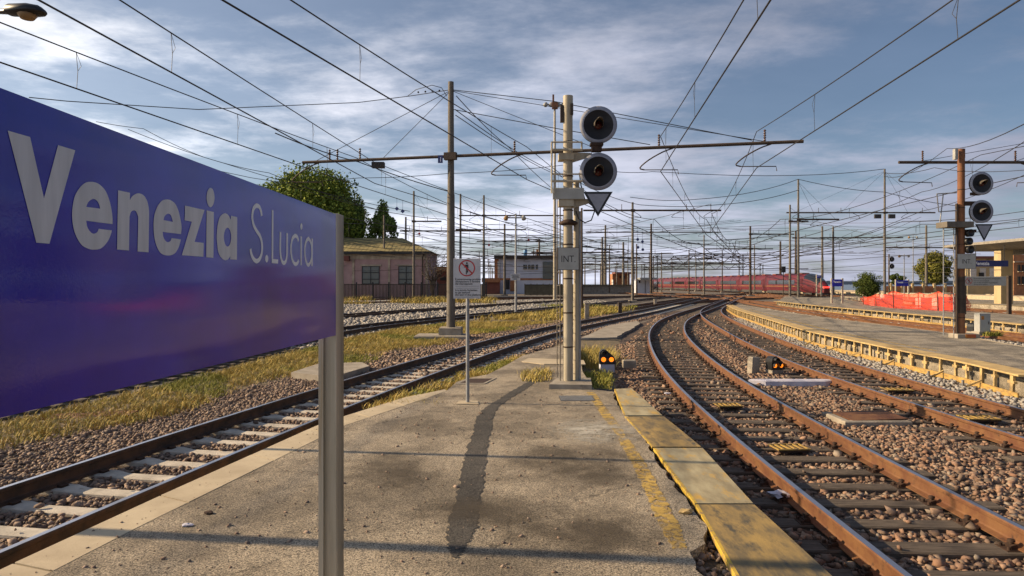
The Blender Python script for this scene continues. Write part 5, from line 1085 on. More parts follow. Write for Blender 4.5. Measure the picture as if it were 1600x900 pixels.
# small hanging plates (diamonds and discs) on far beams
def platey(px, py, Y, kind, label):
    k = Y/F; c = at(px, py, Y); s_ = {'d': 3.4, 'c': 2.2, 'r': 1.8}[kind]*k; n = 4 if kind == 'd' else 16; b = MB(); b.add([c+Vector((s_*math.cos(2*math.pi*i/n), 0, s_*math.sin(2*math.pi*i/n))) for i in range(n)]+[c+Vector((s_*math.cos(2*math.pi*i/n), .05, s_*math.sin(2*math.pi*i/n))) for i in range(n)], [tuple(range(n-1,-1,-1)), tuple(range(n, 2*n))]+[(i, (i+1) % n, n+(i+1) % n, n+i) for i in range(n)])
    b.tube([c+Vector((0,.03,s_)), c+Vector((0,.03,s_+14*k))], .02, 4); tag(b.build('wire_marker', M['navy'] if kind != 'r' else M['redp']), label, 'wire marker', 'marker plates hanging from the wires')
for a in ((620,326,80,'d','left one of two dark diamond plates hanging above the pink building'),(629,330,80,'d','right one of two dark diamond plates hanging above the pink building'),(996.5,374,84,'c','upper left of four small dark blue discs beside the centre mast'),(1004,377.5,84,'c','upper right of four small dark blue discs beside the centre mast'),(997,386.5,84,'c','lower left of four small dark blue discs beside the centre mast'),(1004.5,390,84,'c','lower right of four small dark blue discs beside the centre mast'),(655,365,90,'r','small red tag hanging by the poles of the pink building'),(764,383,100,'r','small red tag hanging above the warning sign'),(826,375,110,'r','small red tag above the white block')): platey(*a)

# ---------------------------------------------------------------- lamps
def lamp(label, X, Y, zt, arm, r, head=True):
    t = thing('street_lamp', label, 'street lamp', (X, Y, -.2)); MB().tube([(X, Y, -.2), (X, Y, zt-.4), (X+.12, Y, zt-.1), (X+.5, Y, zt), (X+arm, Y, zt+.02)], [r, r*.8, r*.7, r*.6, r*.5], 10).build('pole', M['galv'], t)
    h = MB(); x0 = X+arm-.05; prof = [(0,.035,.03),(.16,.05,.05),(.2,.10,.10),(.42,.13,.105),(.56,.11,.08),(.62,.05,.03)]; vs = []
    for dx, wy, hz in prof:
        for i in range(10): a = 2*math.pi*i/10; vs.append((x0+dx, Y+wy*math.cos(a), zt+.02+hz*math.sin(a)*(1 if math.sin(a) > 0 else .35)))
    h.add(vs, [(j*10+i, j*10+(i+1) % 10, (j+1)*10+(i+1) % 10, (j+1)*10+i) for j in range(5) for i in range(10)]+[tuple(range(9,-1,-1)), tuple(range(50,60))], 0, True); h.build('lamp_housing', M['black'], t)
    MB().lathe([(.0,-.075),(.07,-.06),(.105,-.01),(.10,.0)], (x0+.41, Y, zt-.0), (0,0,1), 14).build('lamp_glass', M['hoody'], t)
p = at(2, 22, 8.2); lamp('dark street lamp head reaching in at the upper left corner', p.x-1.35, 8.2, p.z, 1.3, .05)
lamp('street lamp left of the frame whose shadow crosses the platform', -8.6, 5.75, 6.6, -.8, .085)
def floodmast(label, px, yt, yb_, Y, r, m, wide):
    k = Y/F; X = (px-800)*k; zt = CAMZ+(HOR-yt)*k; t = thing('lighting_mast', label, 'lighting mast', (X, Y, -.2)); MB().tube([(X, Y, -.2), (X, Y, zt)], [r, r*.6], 10).build('pole', M[m], t)
    MB().tube([(X-wide, Y, zt-.3), (X+wide, Y, zt-.3)], r*.5, 6).build('cross_arm', M['galv'], t)
    for s_ in ((-1,-.4,.4,1) if wide > 1 else (-1,.8)):
        MB().lathe([(.0,-.35*wide),(.18*wide,-.25*wide),(.24*wide,.1*wide),(.0,.16*wide)], (X+wide*s_, Y-.1, zt-.35), (s_*.3,-.6,-.7), 12).build('floodlight', M['hoody'] if s_ in (-1,1) and m == 'galv' else M['greyp'], t)
    return t
t = floodmast('very tall cream lighting tower behind the cream signal mast, topped by floodlights', 866.8, 160, 460, 95, .24, 'cream', 1.3)
MB().box(at(867, 165, 94.6), (.8,.5,.9)).box(at(864.5, 154, 95), (.25,.25,1.1)).build('tower_head', M['orustp'], t)
t = floodmast('grey lamp column with two floodlights and a small white notice, left of the signal mast', 806, 334, 490, 52, .10, 'galv', .75)
a, b_ = at(797.5, 428, 51.85), at(813, 438, 51.85); MB().bbox(((a.x+b_.x)/2, a.y, (a.z+b_.z)/2), (b_.x-a.x,.03,a.z-b_.z), .005).build('notice_plate', M['whitep'], t)
tb = MB()
for i, (f0, f1) in enumerate(((.08,.92),(.2,.85),(.15,.9),(.3,.7))): z = a.z-(a.z-b_.z)*(.18+.21*i); tb.box((a.x+(b_.x-a.x)*(f0+f1)/2, a.y-.018, z), ((b_.x-a.x)*(f1-f0),.004,.045))
tb.build('notice_text', M['black'], t)
for px, yt, Y, lb in ((1427,368,120,'thin lighting pole behind the netting, taller one'),(1413,397,105,'twin headed lamp post right of the small blue sign behind the netting')): floodmast(lb, px, yt, 0, Y, .09, 'galv', .8)
for px, yb_, h, lb in ((917,500,1.0,'short grey marker post in the green weeds behind the signal mast'),(969,489,.75,'short dark marker post beyond the green weeds'),(1024,478,.6,'small pale stub by the far switches')):
    X, Y = G(px, yb_, -.2); b = MB().bbox((X, Y, -.2+h/2), (.26,.24,h), .03).box((X, Y-.02, -.2+h+.05), (.32,.3,.10)); tag(b.build('marker_post', M['mastd'] if 'dark' in lb else M['conc']), lb, 'marker post')
# ---------------------------------------------------------------- trees
def tree(label, c, rx, ry, rz, n, leaf, cols, zg=-.2, trunk=.25, clumps=40, shape='round', name='leafy_tree', parts=True):
    X, Y, Z = c; t = thing(name, label, 'tree' if name != 'round_bush' else 'bush', (X, Y, zg)); cc = []
    while len(cc) < clumps:
        p = RNG.uniform(-1, 1, 3)
        if np.linalg.norm(p) > 1 or np.linalg.norm(p) < .35: continue
        if shape == 'cone': s_ = (1-p[2])*.62+.1; p[0] *= s_; p[1] *= s_
        cc.append(p)
    cc = np.array(cc); cr = RNG.uniform(.16, .34, clumps)*(.8 if shape == 'cone' else 1)
    i = RNG.integers(0, clumps, n); d = RNG.normal(0, 1, (n, 3)); d /= np.linalg.norm(d, axis=1)[:,None]; rad = cr[i]*RNG.uniform(.5, 1.08, n)**.5
    L0 = cc[i]*.82 + d*rad[:,None]; P = L0*np.array([rx, ry, rz]) + np.array([X, Y, Z])
    a = d + RNG.normal(0, .6, (n, 3)); a /= np.linalg.norm(a, axis=1)[:,None]; u_ = np.cross(a, RNG.normal(0, 1, (n, 3))); u_ /= np.linalg.norm(u_, axis=1)[:,None]; v_ = np.cross(a, u_)
    s_ = leaf*RNG.uniform(.5, 1.4, n)[:,None]; V = np.stack([P-u_*s_*.5, P-v_*s_*.28, P+u_*s_*.6, P+v_*s_*.3], 1)-np.array(t.location)
    k = np.arange(n)*4; o = soup('crown', V.reshape(-1,3), np.stack([k, k+1, k+2, k+3], 1), cols); o.parent = t
    if parts:
        b = MB().tube([(X, Y, zg), (X+.1*trunk, Y, (zg+Z)/2), (X, Y, Z)], [trunk, trunk*.75, trunk*.4], 10)
        for q_ in cc[:14]: e_ = Vector((X+q_[0]*rx*.7, Y+q_[1]*ry*.7, Z+q_[2]*rz*.7)); s0 = Vector((X, Y, min(Z, e_.z-rz*.3) if e_.z > zg+2 else zg+1)); s0.z = max(zg+.3, s0.z-rz*.15); b.tube([s0, s0.lerp(e_, .5)+Vector((0,0,.2)), e_], [trunk*.35, trunk*.22, trunk*.08], 6)
        b.build('trunk', M['bark'], t)
    return t
M['bark'] = mat('brown_bark', (0.10,0.075,0.05), 0.9, bump=0.5)
M['leafA'] = gmat('yellow_green_leaves', [(0.09,0.14,0.025),(0.18,0.24,0.035),(0.30,0.33,0.05),(0.06,0.10,0.02),(0.24,0.28,0.04)])
M['leafB'] = gmat('mid_green_leaves', [(0.07,0.12,0.03),(0.15,0.21,0.045),(0.22,0.28,0.06),(0.05,0.09,0.02)])
M['leafC'] = gmat('dark_olive_leaves', [(0.035,0.06,0.012),(0.07,0.10,0.018),(0.13,0.15,0.025),(0.02,0.04,0.01)])
M['leafD'] = gmat('olive_brown_leaves', [(0.08,0.09,0.018),(0.16,0.16,0.03),(0.23,0.20,0.04),(0.05,0.06,0.015)])
def T(px, py, Y): v_ = at(px, py, Y); return (v_.x, v_.y, v_.z)
Y = 118; k = Y/F
tree('large spreading green tree behind the name sign and the pink building', T(484,336,Y), 90*k, 9, 76*k, 42000, .5, M['leafA'], trunk=.5, clumps=260)
tree('right half of the tree mass beside the name sign corner, shaded side coloured darker', T(545,350,Y+5), 32*k, 5, 52*k, 12000, .5, M['leafB'], trunk=.45, clumps=90)  # darker leaf colour paints in the side turned from the sun
tree('narrow upright tree rising just behind the roof of the pink building', T(597,357,Y+3), 34*k, 3.6, 46*k, 9000, .4, M['leafB'], trunk=.25, clumps=60, shape='cone', name='upright_tree')
Y = 72; k = Y/F; tree('round clipped dark green bush left of the orange netting', T(1356,445,Y), 22.5*k, 1.5, 21.5*k, 14000, .11, M['leafC'], zg=.25, trunk=.08, clumps=150, name='round_bush')
Y = 150; k = Y/F; tree('rounded olive tree behind the rusty signal mast', T(1461,420,Y), 28*k, 3.6, 27*k, 9000, .45, M['leafD'], trunk=.3, clumps=80)
Y = 190; k = Y/F; tree('small dark tree between the mast and the round olive tree', T(1402,436,Y), 14*k, 2.3, 10*k, 2500, .45, M['leafC'], trunk=.2, clumps=30)
for i, (px, py, Yt, w_, h_, lb) in enumerate(((1262+90,440,600,50,7,'x'),)): pass
# bare bush next to the pink building
v0 = at(676, 420, 98); t = thing('leafless_bush', 'dark leafless bush sprawling at the right end of the pink building', 'bush', (v0.x, v0.y, -.2)); b = MB(); rn = random.Random(4)
for i in range(34):
    p = Vector((v0.x+rn.uniform(-.5,.5), v0.y, 2.5)); q_ = p.copy(); path = [Vector((v0.x, v0.y, -.2)), p]
    for j in range(4): q_ = q_+Vector((rn.uniform(-.9,1.3), rn.uniform(-.6,.6), rn.uniform(.1,1.5))); path.append(q_)
    b.tube(path, [.09,.06,.05,.04,.03,.02], 4)
b.build('branches', M['bark'], t)

# ---------------------------------------------------------------- buildings
M['pink'] = mat('faded_pink_plaster', (0.44,0.29,0.27), 0.9, col2=(0.34,0.22,0.21), scale=.8, third=(0.16,0.11,0.11), tscale=1.2, tlo=.6, thi=.75)
M['beige'] = mat('beige_plaster_trim', (0.50,0.42,0.31), 0.9, col2=(0.27,0.22,0.16), scale=.8)
M['roofy'] = mat('mossy_tin_roof', (0.30,0.25,0.10), 0.85, col2=(0.19,0.155,0.065), scale=.5, third=(0.12,0.10,0.05), tscale=2, tlo=.58, thi=.7)
M['win'] = mat('dim_window_glass', (0.10,0.12,0.115), 0.2, col2=(0.14,0.14,0.11), scale=1)
M['dark'] = mat('dark_frame_metal', (0.02,0.02,0.02), 0.6)
M['bluewall'] = mat('pale_blue_plaster', (0.60,0.62,0.68), 0.9, col2=(0.50,0.52,0.60), scale=.5)
M['brick'] = mat('orange_brick', (0.42,0.19,0.085), 0.9, col2=(0.28,0.12,0.06), scale=2)
M['redb'] = mat('dull_red_render', (0.20,0.07,0.05), 0.9, col2=(0.13,0.05,0.04), scale=1)
M['blue'] = mat('sky_blue_plastic', (0.10,0.28,0.52), 0.5); M['whitew'] = mat('white_wall', (0.62,0.60,0.55), 0.85)
def W(b, px0, px1, py0, py1, Y, d=.1, dy=0.0, mi=0):
    a, c = at(px0, py1, Y), at(px1, py0, Y); b.box(((a.x+c.x)/2, Y+dy-d/2, (a.z+c.z)/2), (c.x-a.x, d, c.z-a.z), mi=mi); return b
def B(px0, px1, py0, Y, depth, zg=-.2):
    a, c = at(px0, py0, Y), at(px1, py0, Y); return MB().box(((a.x+c.x)/2, Y+depth/2, (a.z+zg)/2), (c.x-a.x, depth, a.z-zg))
Y = 106; t = thing('pink_building', 'long faded pink building with a mossy hipped roof behind the slatted fence', 'building', (at(560,440,Y).x, Y, -.2))
B(440, 667, 392, Y, 14).build('wall', M['pink'], t); tr2 = MB()
W(tr2, 440, 667, 391, 405.2, Y, .12)
for a, c in ((550.5,553.8),(606.5,609.5),(665,668.5),(494,497)): W(tr2, a, c, 405.4, 466, Y, .14)
W(tr2, 563, 596, 413.3, 415.6, Y, .16); W(tr2, 621, 651, 413.3, 415.6, Y, .16); W(tr2, 505, 538, 413.3, 415.6, Y, .16); tr2.build('plaster_trim', M['beige'], t)
for a, c in ((566,592.5),(623,646.5),(508,535)):
    w_ = W(MB(), a, c, 416, 444, Y, .06, .01).build('window', M['win'], t); f = MB()
    for x in (a, (a+c)/2, c): W(f, x-.5, x+.5, 416, 444, Y, .14)
    for y_ in (416, 425.8, 436.3, 443.5): W(f, a-.4, c+.4, y_-.6, y_+.6, Y, .146)
    f.build('window_frame', M['dark'], w_)
zl = at(0, 393, Y).z; zr = at(0, 372, Y+7).z; xl, xr2 = at(430, 0, Y).x, at(673, 0, Y).x
rf = MB(); y0_, y1_ = Y-.9, Y+14.9; ym = Y+7
vs = [(xl, y0_, zl), (xr2, y0_, zl), (xr2, y1_, zl), (xl, y1_, zl), (xl+1, ym, zr), (xr2-5.5, ym, zr), (xr2-2, y0_+3, zl+.8)]
rf.add([vs[0], vs[1], vs[5], vs[4]], [(0,1,2,3)]).add([vs[1], vs[2], vs[5]], [(0,1,2)]).add([vs[2], vs[3], vs[4], vs[5]], [(0,1,2,3)]).add([vs[3], vs[0], vs[4]], [(0,1,2)])
for i in range(34):
    f_ = i/34; a = Vector(vs[0]).lerp(Vector(vs[1]), f_); xx = min(a.x, vs[5][0]); hh = 1.0 if a.x < vs[5][0] else (vs[1][0]-a.x)/(vs[1][0]-vs[5][0]); b_ = Vector((a.x, y0_+(ym-y0_)*hh, zl+(zr-zl)*hh)); rf.tube([a+Vector((0,0,.0)), b_+Vector((0,0,.0))], .035, 4, smooth=False)
rf.build('roof', M['roofy'], t); MB().box(((xl+xr2)/2, y0_+.1, zl-.22), (xr2-xl, .25, .4)).build('gutter', M['dark'], t)
MB().tube([at(663,395,Y-.15), at(660,402,Y-.15), at(660,463,Y-.15)], .09, 6).build('downpipe', M['mastd'], t); W(MB(), 539, 547, 400, 408, Y, .9).build('porch_canopy', M['redb'], t)
# fence
Y = 97; t = thing('slatted_fence', 'dark slatted fence running in front of the pink building', 'fence', (at(620,460,Y).x, Y, -.2)); b = MB(); x = at(430,0,Y).x; xe = at(760,0,Y).x; z1 = at(0,443.5,Y).z
i = 0
while x < xe:
    b.box((x, Y, (z1-.1)/2), (.11, .05, z1+.1)); x += .2; i += 1
b.build('slats', M['fence'] if 'fence' in M else M['mastd'], t); MB().box(((at(430,0,Y).x+xe)/2, Y+.06, z1-.12), (xe-at(430,0,Y).x, .06, .1)).box(((at(430,0,Y).x+xe)/2, Y+.06, .15), (xe-at(430,0,Y).x, .06, .1)).build('rails', M['dark'], t)
for j in range(14): xx = at(430,0,Y).x+j*(xe-at(430,0,Y).x)/13; MB().box((xx, Y+.02, z1/2), (.16,.16,z1+.5)).build('fence_post', M['dark'], t)
Y = 125; t = thing('panel_fence', 'olive panelled fence in front of the white block', 'fence', (at(850,460,Y).x, Y, -.2)); pnl = MB(); x0 = at(820,0,Y).x; x1 = at(906,0,Y).x; z1 = at(0,445,Y).z
M['olive'] = mat('olive_grey_panel', (0.17,0.145,0.085), 0.8, col2=(0.12,0.10,0.065), scale=1.5)
pnl.box(((x0+x1)/2, Y, z1/2), (x1-x0, .06, z1)).build('panels', M['olive'], t)
for j in range(10): xx = x0+(x1-x0)*j/9; MB().box((xx, Y-.08, z1/2+.05), (.16,.12,z1+.3)).build('fence_post', M['olive'], t)
MB().box(((x0+x1)/2, Y-.07, z1), (x1-x0, .08, .14)).build('top_rail', M['dark'], t)
Y = 160; t = thing('yard_wall', 'long grey concrete wall in the middle distance right of the signal mast', 'wall', (at(950,455,Y).x, Y, -.2)); B(906, 1000, 446, Y, .3).build('wall', M['conc'], t); W(MB(), 906, 1000, 444.8, 446.3, Y, .5).build('coping', M['olive'], t)
# small red building
Y = 130; t = thing('red_outbuilding', 'low dull red outbuilding with a brick top right of the pink building', 'building', (at(690,450,Y).x, Y, -.2)); B(669, 706, 424, Y, 6).build('wall', M['redb'], t); W(MB(), 668, 707, 417, 424.2, Y+.3, .8).build('roof', M['brick'], t); W(MB(), 688, 697, 433, 438, Y, .1).build('window', M['dark'], t)
Y = 150; t = thing('red_outbuilding', 'low brick outbuilding directly left of the white block', 'building', (at(768,450,Y).x, Y, -.2)); B(755, 781, 441, Y, 5).build('wall', M['redb'], t); W(MB(), 753, 782, 434.5, 441, Y+.3, .8).build('roof', M['brick'], t)
Y = 152; t = thing('white_block', 'pale blue flat roofed block with a blue water tank and a chimney', 'building', (at(820,450,Y).x, Y, -.2))
B(779, 868, 404, Y, 12).build('wall', M['bluewall'], t); o = B(772.5, 779.2, 402, Y-.1, 12); o.build('brick_end_wall', M['brick'], t); W(MB(), 777.5, 781, 408, 440, Y-.12, .1).build('white_pilaster', M['whitew'], t)
W(MB(), 772, 872, 399, 404, Y-.1, .9).build('parapet', M['dark2'] if 'dark2' in M else M['mastd'], t); W(MB(), 780, 866, 434.6, 437.6, Y, .12).build('brick_band', M['brick'], t)
for a, c in ((817.5,823.5),(825,829),(830,835),(837,840.5)): w_ = W(MB(), a, c, 413.5, 420, Y, .06).build('window', M['dkglass'], t); W(MB(), a-.3, c+.3, 420, 420.8, Y, .3).build('window_sill', M['beige'], w_)
W(MB(), 848, 866, 409, 436, Y-.1, .3).build('glazed_bay', M['navy2'] if 'navy2' in M else M['win'], t); W(MB(), 790, 796, 437, 452, Y, .2).build('door', M['dark'], t); W(MB(), 797, 804, 438, 455, Y, .25).build('orange_panel', M['brick'], t)
c = at(821, 394, Y+2); MB().lathe([(0,-.8),(.42,-.75),(.42,.45),(.2,.7),(0,.72)], c, (0,0,1), 16).build('water_tank', M['blue'], t)
c = at(840, 396, Y+2); MB().box(c, (.6,.6,1.7)).box(c+Vector((0,0,.9)), (.75,.75,.12)).build('chimney', M['brick'], t)
B(866, 872.5, 404, Y+1, 8).build('brown_side_wall', M['redb'], t)
Y = 270; t = thing('orange_house', 'small orange house with a sunlit end, far behind the grey wall', 'building', (at(970,440,Y).x, Y, -.2)); B(957, 984, 428, Y, 8).build('wall', M['brick'], t); W(MB(), 956, 985, 425.8, 428.2, Y-.2, 9).build('roof', M['redb'], t)
for a in (968, 975): W(MB(), a, a+2.2, 431, 435, Y, .1).build('window', M['dark'], t)
W(MB(), 955.8, 957.4, 437, 446, Y-.3, 3).build('white_shed', M['whitew'], t)
Y = 150; t = thing('grey_hut', 'small grey-blue hut with a flat roof at the tail of the red train', 'hut', (at(1007,450,Y).x, Y, -.2)); B(996, 1019, 437, Y, 4).build('wall', M['bluewall'], t); W(MB(), 994.5, 1021, 434, 437, Y-.1, 4.6).build('roof', M['greyp'], t); W(MB(), 998, 1000.5, 438.5, 442, Y, .1).build('window', M['dark'], t); W(MB(), 1008, 1008.5, 438, 458, Y, .1).build('door_seam', M['dark'], t)
# right station buildings
Y = 105; t = thing('station_building', 'cream station building with white arched bays behind the canopy pillar', 'building', (at(1550,440,Y).x, Y, -.2))
M['creamw'] = mat('cream_plaster', (0.46,0.36,0.20), 0.9, col2=(0.38,0.29,0.16), scale=1)
B(1512, 1582, 403, Y, 3, .2).build('wall', M['creamw'], t); W(MB(), 1508, 1584, 400.5, 404, Y, .8).build('cornice', M['redb'], t)
for a in (1516, 1531, 1546): W(MB(), a, a+9, 419, 432, Y, .12).build('white_bay', M['whitew'], t)
for a in (1529.5, 1571.5): w_ = W(MB(), a, a+7, 426, 433, Y, .2).build('window', M['dark'], t)
Y = 92; t = thing('brick_building', 'red brick building at the right edge under the canopy', 'building', (at(1600,440,Y).x, Y, .2)); B(1584, 1700, 398, Y, 2, .2).build('wall', M['redb2'] if 'redb2' in M else M['brick'], t)
W(MB(), 1583, 1700, 408.5, 410, Y, .3).build('string_course', M['beige'], t)
for a in (1590, 1596.5, 1606, 1613): 
    for y_, h_ in ((414, 10), (432, 12)): w_ = W(MB(), a, a+3.6, y_, y_+h_, Y, .14).build('window', M['dark'], t); W(MB(), a-.6, a+4.2, y_+h_, y_+h_+.9, Y, .3).build('window_sill', M['beige'], w_)
# low brick wall and railings behind the netting
Y = 120; t = thing('low_brick_wall', 'low brick wall with pale pillars beyond the orange netting', 'wall', (at(1450,450,Y).x, Y, -.2)); B(1385, 1512, 447, Y, .3).build('wall', M['brick'], t)
for i in range(7): a = 1392+i*17; B(a, a+2.6, 442.5, Y-.3, .5).build('pillar', M['creamw'], t)
W(MB(), 1385, 1512, 443, 443.8, Y-.1, .1).build('railing', M['dark'], t)
# canopy
t = thing('station_canopy', 'concrete platform canopy on a cream pillar at the right edge', 'canopy', (46, 62, .25))
M['canopy'] = mat('grey_concrete_canopy', (0.30,0.27,0.22), 0.9, col2=(0.20,0.18,0.15), scale=1.2, stretch=(1,4,1))
cv = [(43.2,68,5.45),(56,68,5.45),(56,14,5.45),(41.2,14,5.45)]; b = MB(); z0_, z1_, z2_ = 5.25, 5.7, 6.1
pt = [(43.4,68.6),(56,68.6),(56,14),(41.4,14)]; inn = [(44.6,67.4),(55,67.4),(55,15),(42.8,15)]
b.add([(*p, z1_) for p in pt]+[(*p, z1_+.16) for p in pt]+[(*p, z0_) for p in inn], [(4,7,6,5),(0,1,5,4),(1,2,6,5),(2,3,7,6),(3,0,4,7),(0,8,9,1),(1,9,10,2),(2,10,11,3),(3,11,8,0),(8,11,10,9)]); b.build('canopy_roof', M['canopy'], t)
MB().add([(*p, z1_+.165) for p in pt]+[(*p, z1_+.235) for p in [(p[0]-.06 if p[0] < 50 else p[0], p[1]) for p in pt]], [(0,1,5,4),(1,2,6,5),(2,3,7,6),(3,0,4,7),(4,7,6,5)]).build('roof_edge', M['whitew'], t)
for y_ in (62.5, 46, 30): x = 45.0-(62.5-y_)*.03; b = MB().bbox((x, y_, 2.7), (1.1,.9,4.9), .02); b.build('pillar', M['creamw'], t)
MB().box((47.5, 41, 5.05), (1.4, 50, .45)).build('roof_beam', M['canopy'], t)
Ys = 57; a, c = at(1519, 407, Ys), at(1575, 416.5, Ys); t = thing('hanging_name_sign', 'dark blue hanging board reading Venezia under the platform canopy', 'station sign', ((a.x+c.x)/2, Ys, 4))
cv_ = MB().bbox(((a.x+c.x)/2, Ys, (a.z+c.z)/2), (c.x-a.x, .12, a.z-c.z), .01); cv_.build('sign_board', M['navy'], t); text_mb('Venezia', .40, (a.x+.15, Ys-.065, c.z+.13), (1,0,0), (0,0,1), .01, 1.0).build('sign_text', M['letter2'], t)
MB().tube([(a.x+.3, Ys, a.z), (a.x+.3, Ys, 5.3)], .03, 6).tube([(c.x-.3, Ys, a.z), (c.x-.3, Ys, 5.3)], .03, 6).build('hanger', M['dark'], t)

# ---------------------------------------------------------------- small signs
M['bsign'] = mat('plain_bright_blue_board', (0.012,0.02,0.42), 0.5)
def bluesign(label, px0, px1, py0, py1, pb_, Y):
    a, c = at(px0, py0, Y), at(px1, py1, Y); t = thing('small_name_sign', label, 'station sign', ((a.x+c.x)/2, Y, PZ), 'small blue station name signs'); MB().bbox(((a.x+c.x)/2, Y, (a.z+c.z)/2), (c.x-a.x, .05, a.z-c.z), .01).build('sign_board', M['bsign'], t)
    h = a.z-c.z; text_mb('Venezia', h*.42, (a.x+h*.1, Y-.03, c.z+h*.52), (1,0,0), (0,0,1), .012, .78).build('sign_text', M['letter2'], t); text_mb('S.Lucia', h*.40, (a.x+(c.x-a.x)*.58, Y-.03, c.z+h*.52), (1,0,0), (0,0,1), 0, .70).build('sign_text', M['plate'], t)
    for x in (a.x-.02, c.x+.08): MB().box((x, Y+.12, (PZ+a.z+.1)/2), (.14,.16,a.z+.1-PZ)).build('post', M['steelpost'], t)
bluesign('small blue name sign on two posts left of the round bush', 1301, 1316, 436.5, 447.5, 473, 64); bluesign('small blue name sign on two posts above the orange netting', 1401, 1419.5, 438, 447, 462, 80); bluesign('tiny blue name sign just behind the train nose', 1277, 1283, 430, 434, 440, 100)
X, Y = g(1577, 491); t = thing('notice_board', 'long grey notice board with a crossed-out figure on a post behind the rusty signal mast', 'notice board', (X, Y, PZ)); k = Y/F
a, c = at(1507, 432, Y-.1), at(1572, 446.3, Y-.1); MB().bbox(((a.x+c.x)/2, Y-.1, (a.z+c.z)/2), (c.x-a.x,.05,a.z-c.z), .01).build('sign_panel', M['plate'], t)
MB().box((X, Y, (PZ+a.z+.05)/2), (.2,.16,a.z+.05-PZ)).build('post', M['mastd'], t); MB().box((a.x+.08, Y, (PZ+a.z+.05)/2), (.12,.12,a.z+.05-PZ)).build('post', M['mastd'], t)
prohib(t, (a.x+.26, (a.z+c.z)/2), .2, Y-.13); tb = MB()
for s_, f_, sz in (('È severamente proibito oltrepassare', .70, .1), ('il termine del marciapiede', .48, .08), ('It is strictly forbidden to go beyond', .27, .09), ('the end of the platform', .08, .08)):
    t_ = text_mb(s_, sz*1.15, (a.x+.55, Y-.127, c.z+(a.z-c.z)*f_), (1,0,0), (0,0,1), .001, .95); b0 = len(tb.v); tb.v += t_.v; tb.f += [tuple(i+b0 for i in f) for f in t_.f]; tb.m += t_.m; tb.sm += t_.sm
tb.build('sign_text', M['black'], t)
# distant disc signals
def discsig(label, px, ys, Y, r):
    t = thing('far_signal', label, 'railway signal', (at(px,0,Y).x, Y, -.2), 'distant disc signals'); x = at(px,0,Y).x
    MB().tube([(x-.25, Y+.2, -.2), (x-.25, Y+.2, at(0,ys[0]-8,Y).z)], .09, 8).build('pole', M['mastd'], t)
    for y_ in ys: c = at(px, y_, Y); MB().lathe([(r*.8,-.02),(r,-.02),(r,.02),(r*.8,.02)], c, (0,-1,0), 24).build('disc_rim', M['rim'], t); MB().lathe([(r*.8,0),(r*.3,-.06),(0,-.06)], c, (0,-1,0), 24).lathe([(.10,.3),(.12,0)], c, (0,-1,0), 10).build('signal_disc', M['discin'], t)
discsig('pair of far round disc signals beside the tall boxed mast', 1393.5, (405, 416), 90, .36); 
Ys = 118; x = at(1224.5,0,Ys).x; t = thing('far_signal', 'small black boxed signal against the train roof', 'railway signal', (x, Ys, -.2), 'distant disc signals'); MB().bbox(at(1224.5,421,Ys), (.62,.3,1.05), .03).build('signal_head', M['black'], t); MB().tube([(x, Ys+.1, -.2), (x, Ys+.1, 4.6)], .07, 8).build('pole', M['mastd'], t)

# ---------------------------------------------------------------- orange safety netting with things stacked inside
M['net'] = worn('orange_red_safety_net', (0.75,0.055,0.018), None, 1.3, 0.20, 0.52)
nb = M['net'].node_tree; nb_b = [n for n in nb.nodes if n.type == 'BSDF_PRINCIPLED'][0]; nb_b.inputs['Alpha'].default_value = .66
nb_b.inputs['Subsurface Weight'].default_value = 0
base_l = [(1347,470),(1352,476),(1372,478.5),(1400,482),(1440,484),(1470,486),(1492,487),(1512,486.5),(1517,480)]; top_y = [466,464,460,455,457.5,455.5,457,459,469]
pts = []
for (px, py), ty in zip(base_l, top_y):
    X, Y = g(px, py); pts.append((X, Y, CAMZ-(ty-HOR)*Y/F))
cc = crom(pts, 12); n = len(cc); rows = 9; vs = []; rn = random.Random(2)
for j in range(rows):
    f_ = j/(rows-1)
    for i in range(n): a = .16*math.sin(i*.33+j*.25)+.05*math.sin(i*.9-j*.7)+rn.uniform(-.02,.02); vs.append((cc[i][0]+a*.4, cc[i][1]+a-.25*math.sin(f_*math.pi)*math.sin(i*.21)+f_*.35, PZ+.01+(cc[i][2]-PZ)*f_*(1-.16*abs(math.sin(i*.26)))))
t = thing('safety_netting', 'bright orange-red plastic netting draped around a work area on the far platform', 'safety netting', (pts[4][0], pts[4][1], PZ))
nt_ = MB().add(vs, [(j*n+i, j*n+i+1, (j+1)*n+i+1, (j+1)*n+i) for j in range(rows-1) for i in range(n-1)], 0, True).build('net', M['net'], t)
hm = MB()
for jj in (2, 4, 6, 8): hm.tube([Vector(vs[jj*n+i])+Vector((0,-.03,0)) for i in range(n)], .022, 4)
hm.build('net_cord', M['netc'] if 'netc' in M else mat('orange_cord', (0.7,0.07,0.02), .7), t)
for i in range(0, n, 12): MB().tube([(cc[i][0], cc[i][1]+.3, PZ), (cc[i][0], cc[i][1]+.4, cc[i][2]+.12)], .03, 6).build('stake', M['mastd'], t)
for px, py, wx, hz, lb in ((1372,474,1.1,.6,'small pale crate glimpsed inside the netting, near its left tip'),(1393,473,1.7,.9,'larger pale crate glimpsed inside the netting'),(1450,478,1.6,.8,'pale stacked boards glimpsed inside the middle of the netting'),(1476,480,1.5,.9,'pale crate glimpsed inside the right end of the netting')):
    X, Y = g(px, py+4); Y += 1.0; X = (px-800)/F*Y; tag(MB().bbox((X, Y, PZ+hz/2), (wx,.6,hz), .03, .1).box((X, Y-.31, PZ+hz*.5), (wx*.9,.02,.06)).box((X, Y-.31, PZ+hz*.8), (wx*.9,.02,.06)).build('crate', M['whitew']), lb, 'crate', 'crates inside the netting')

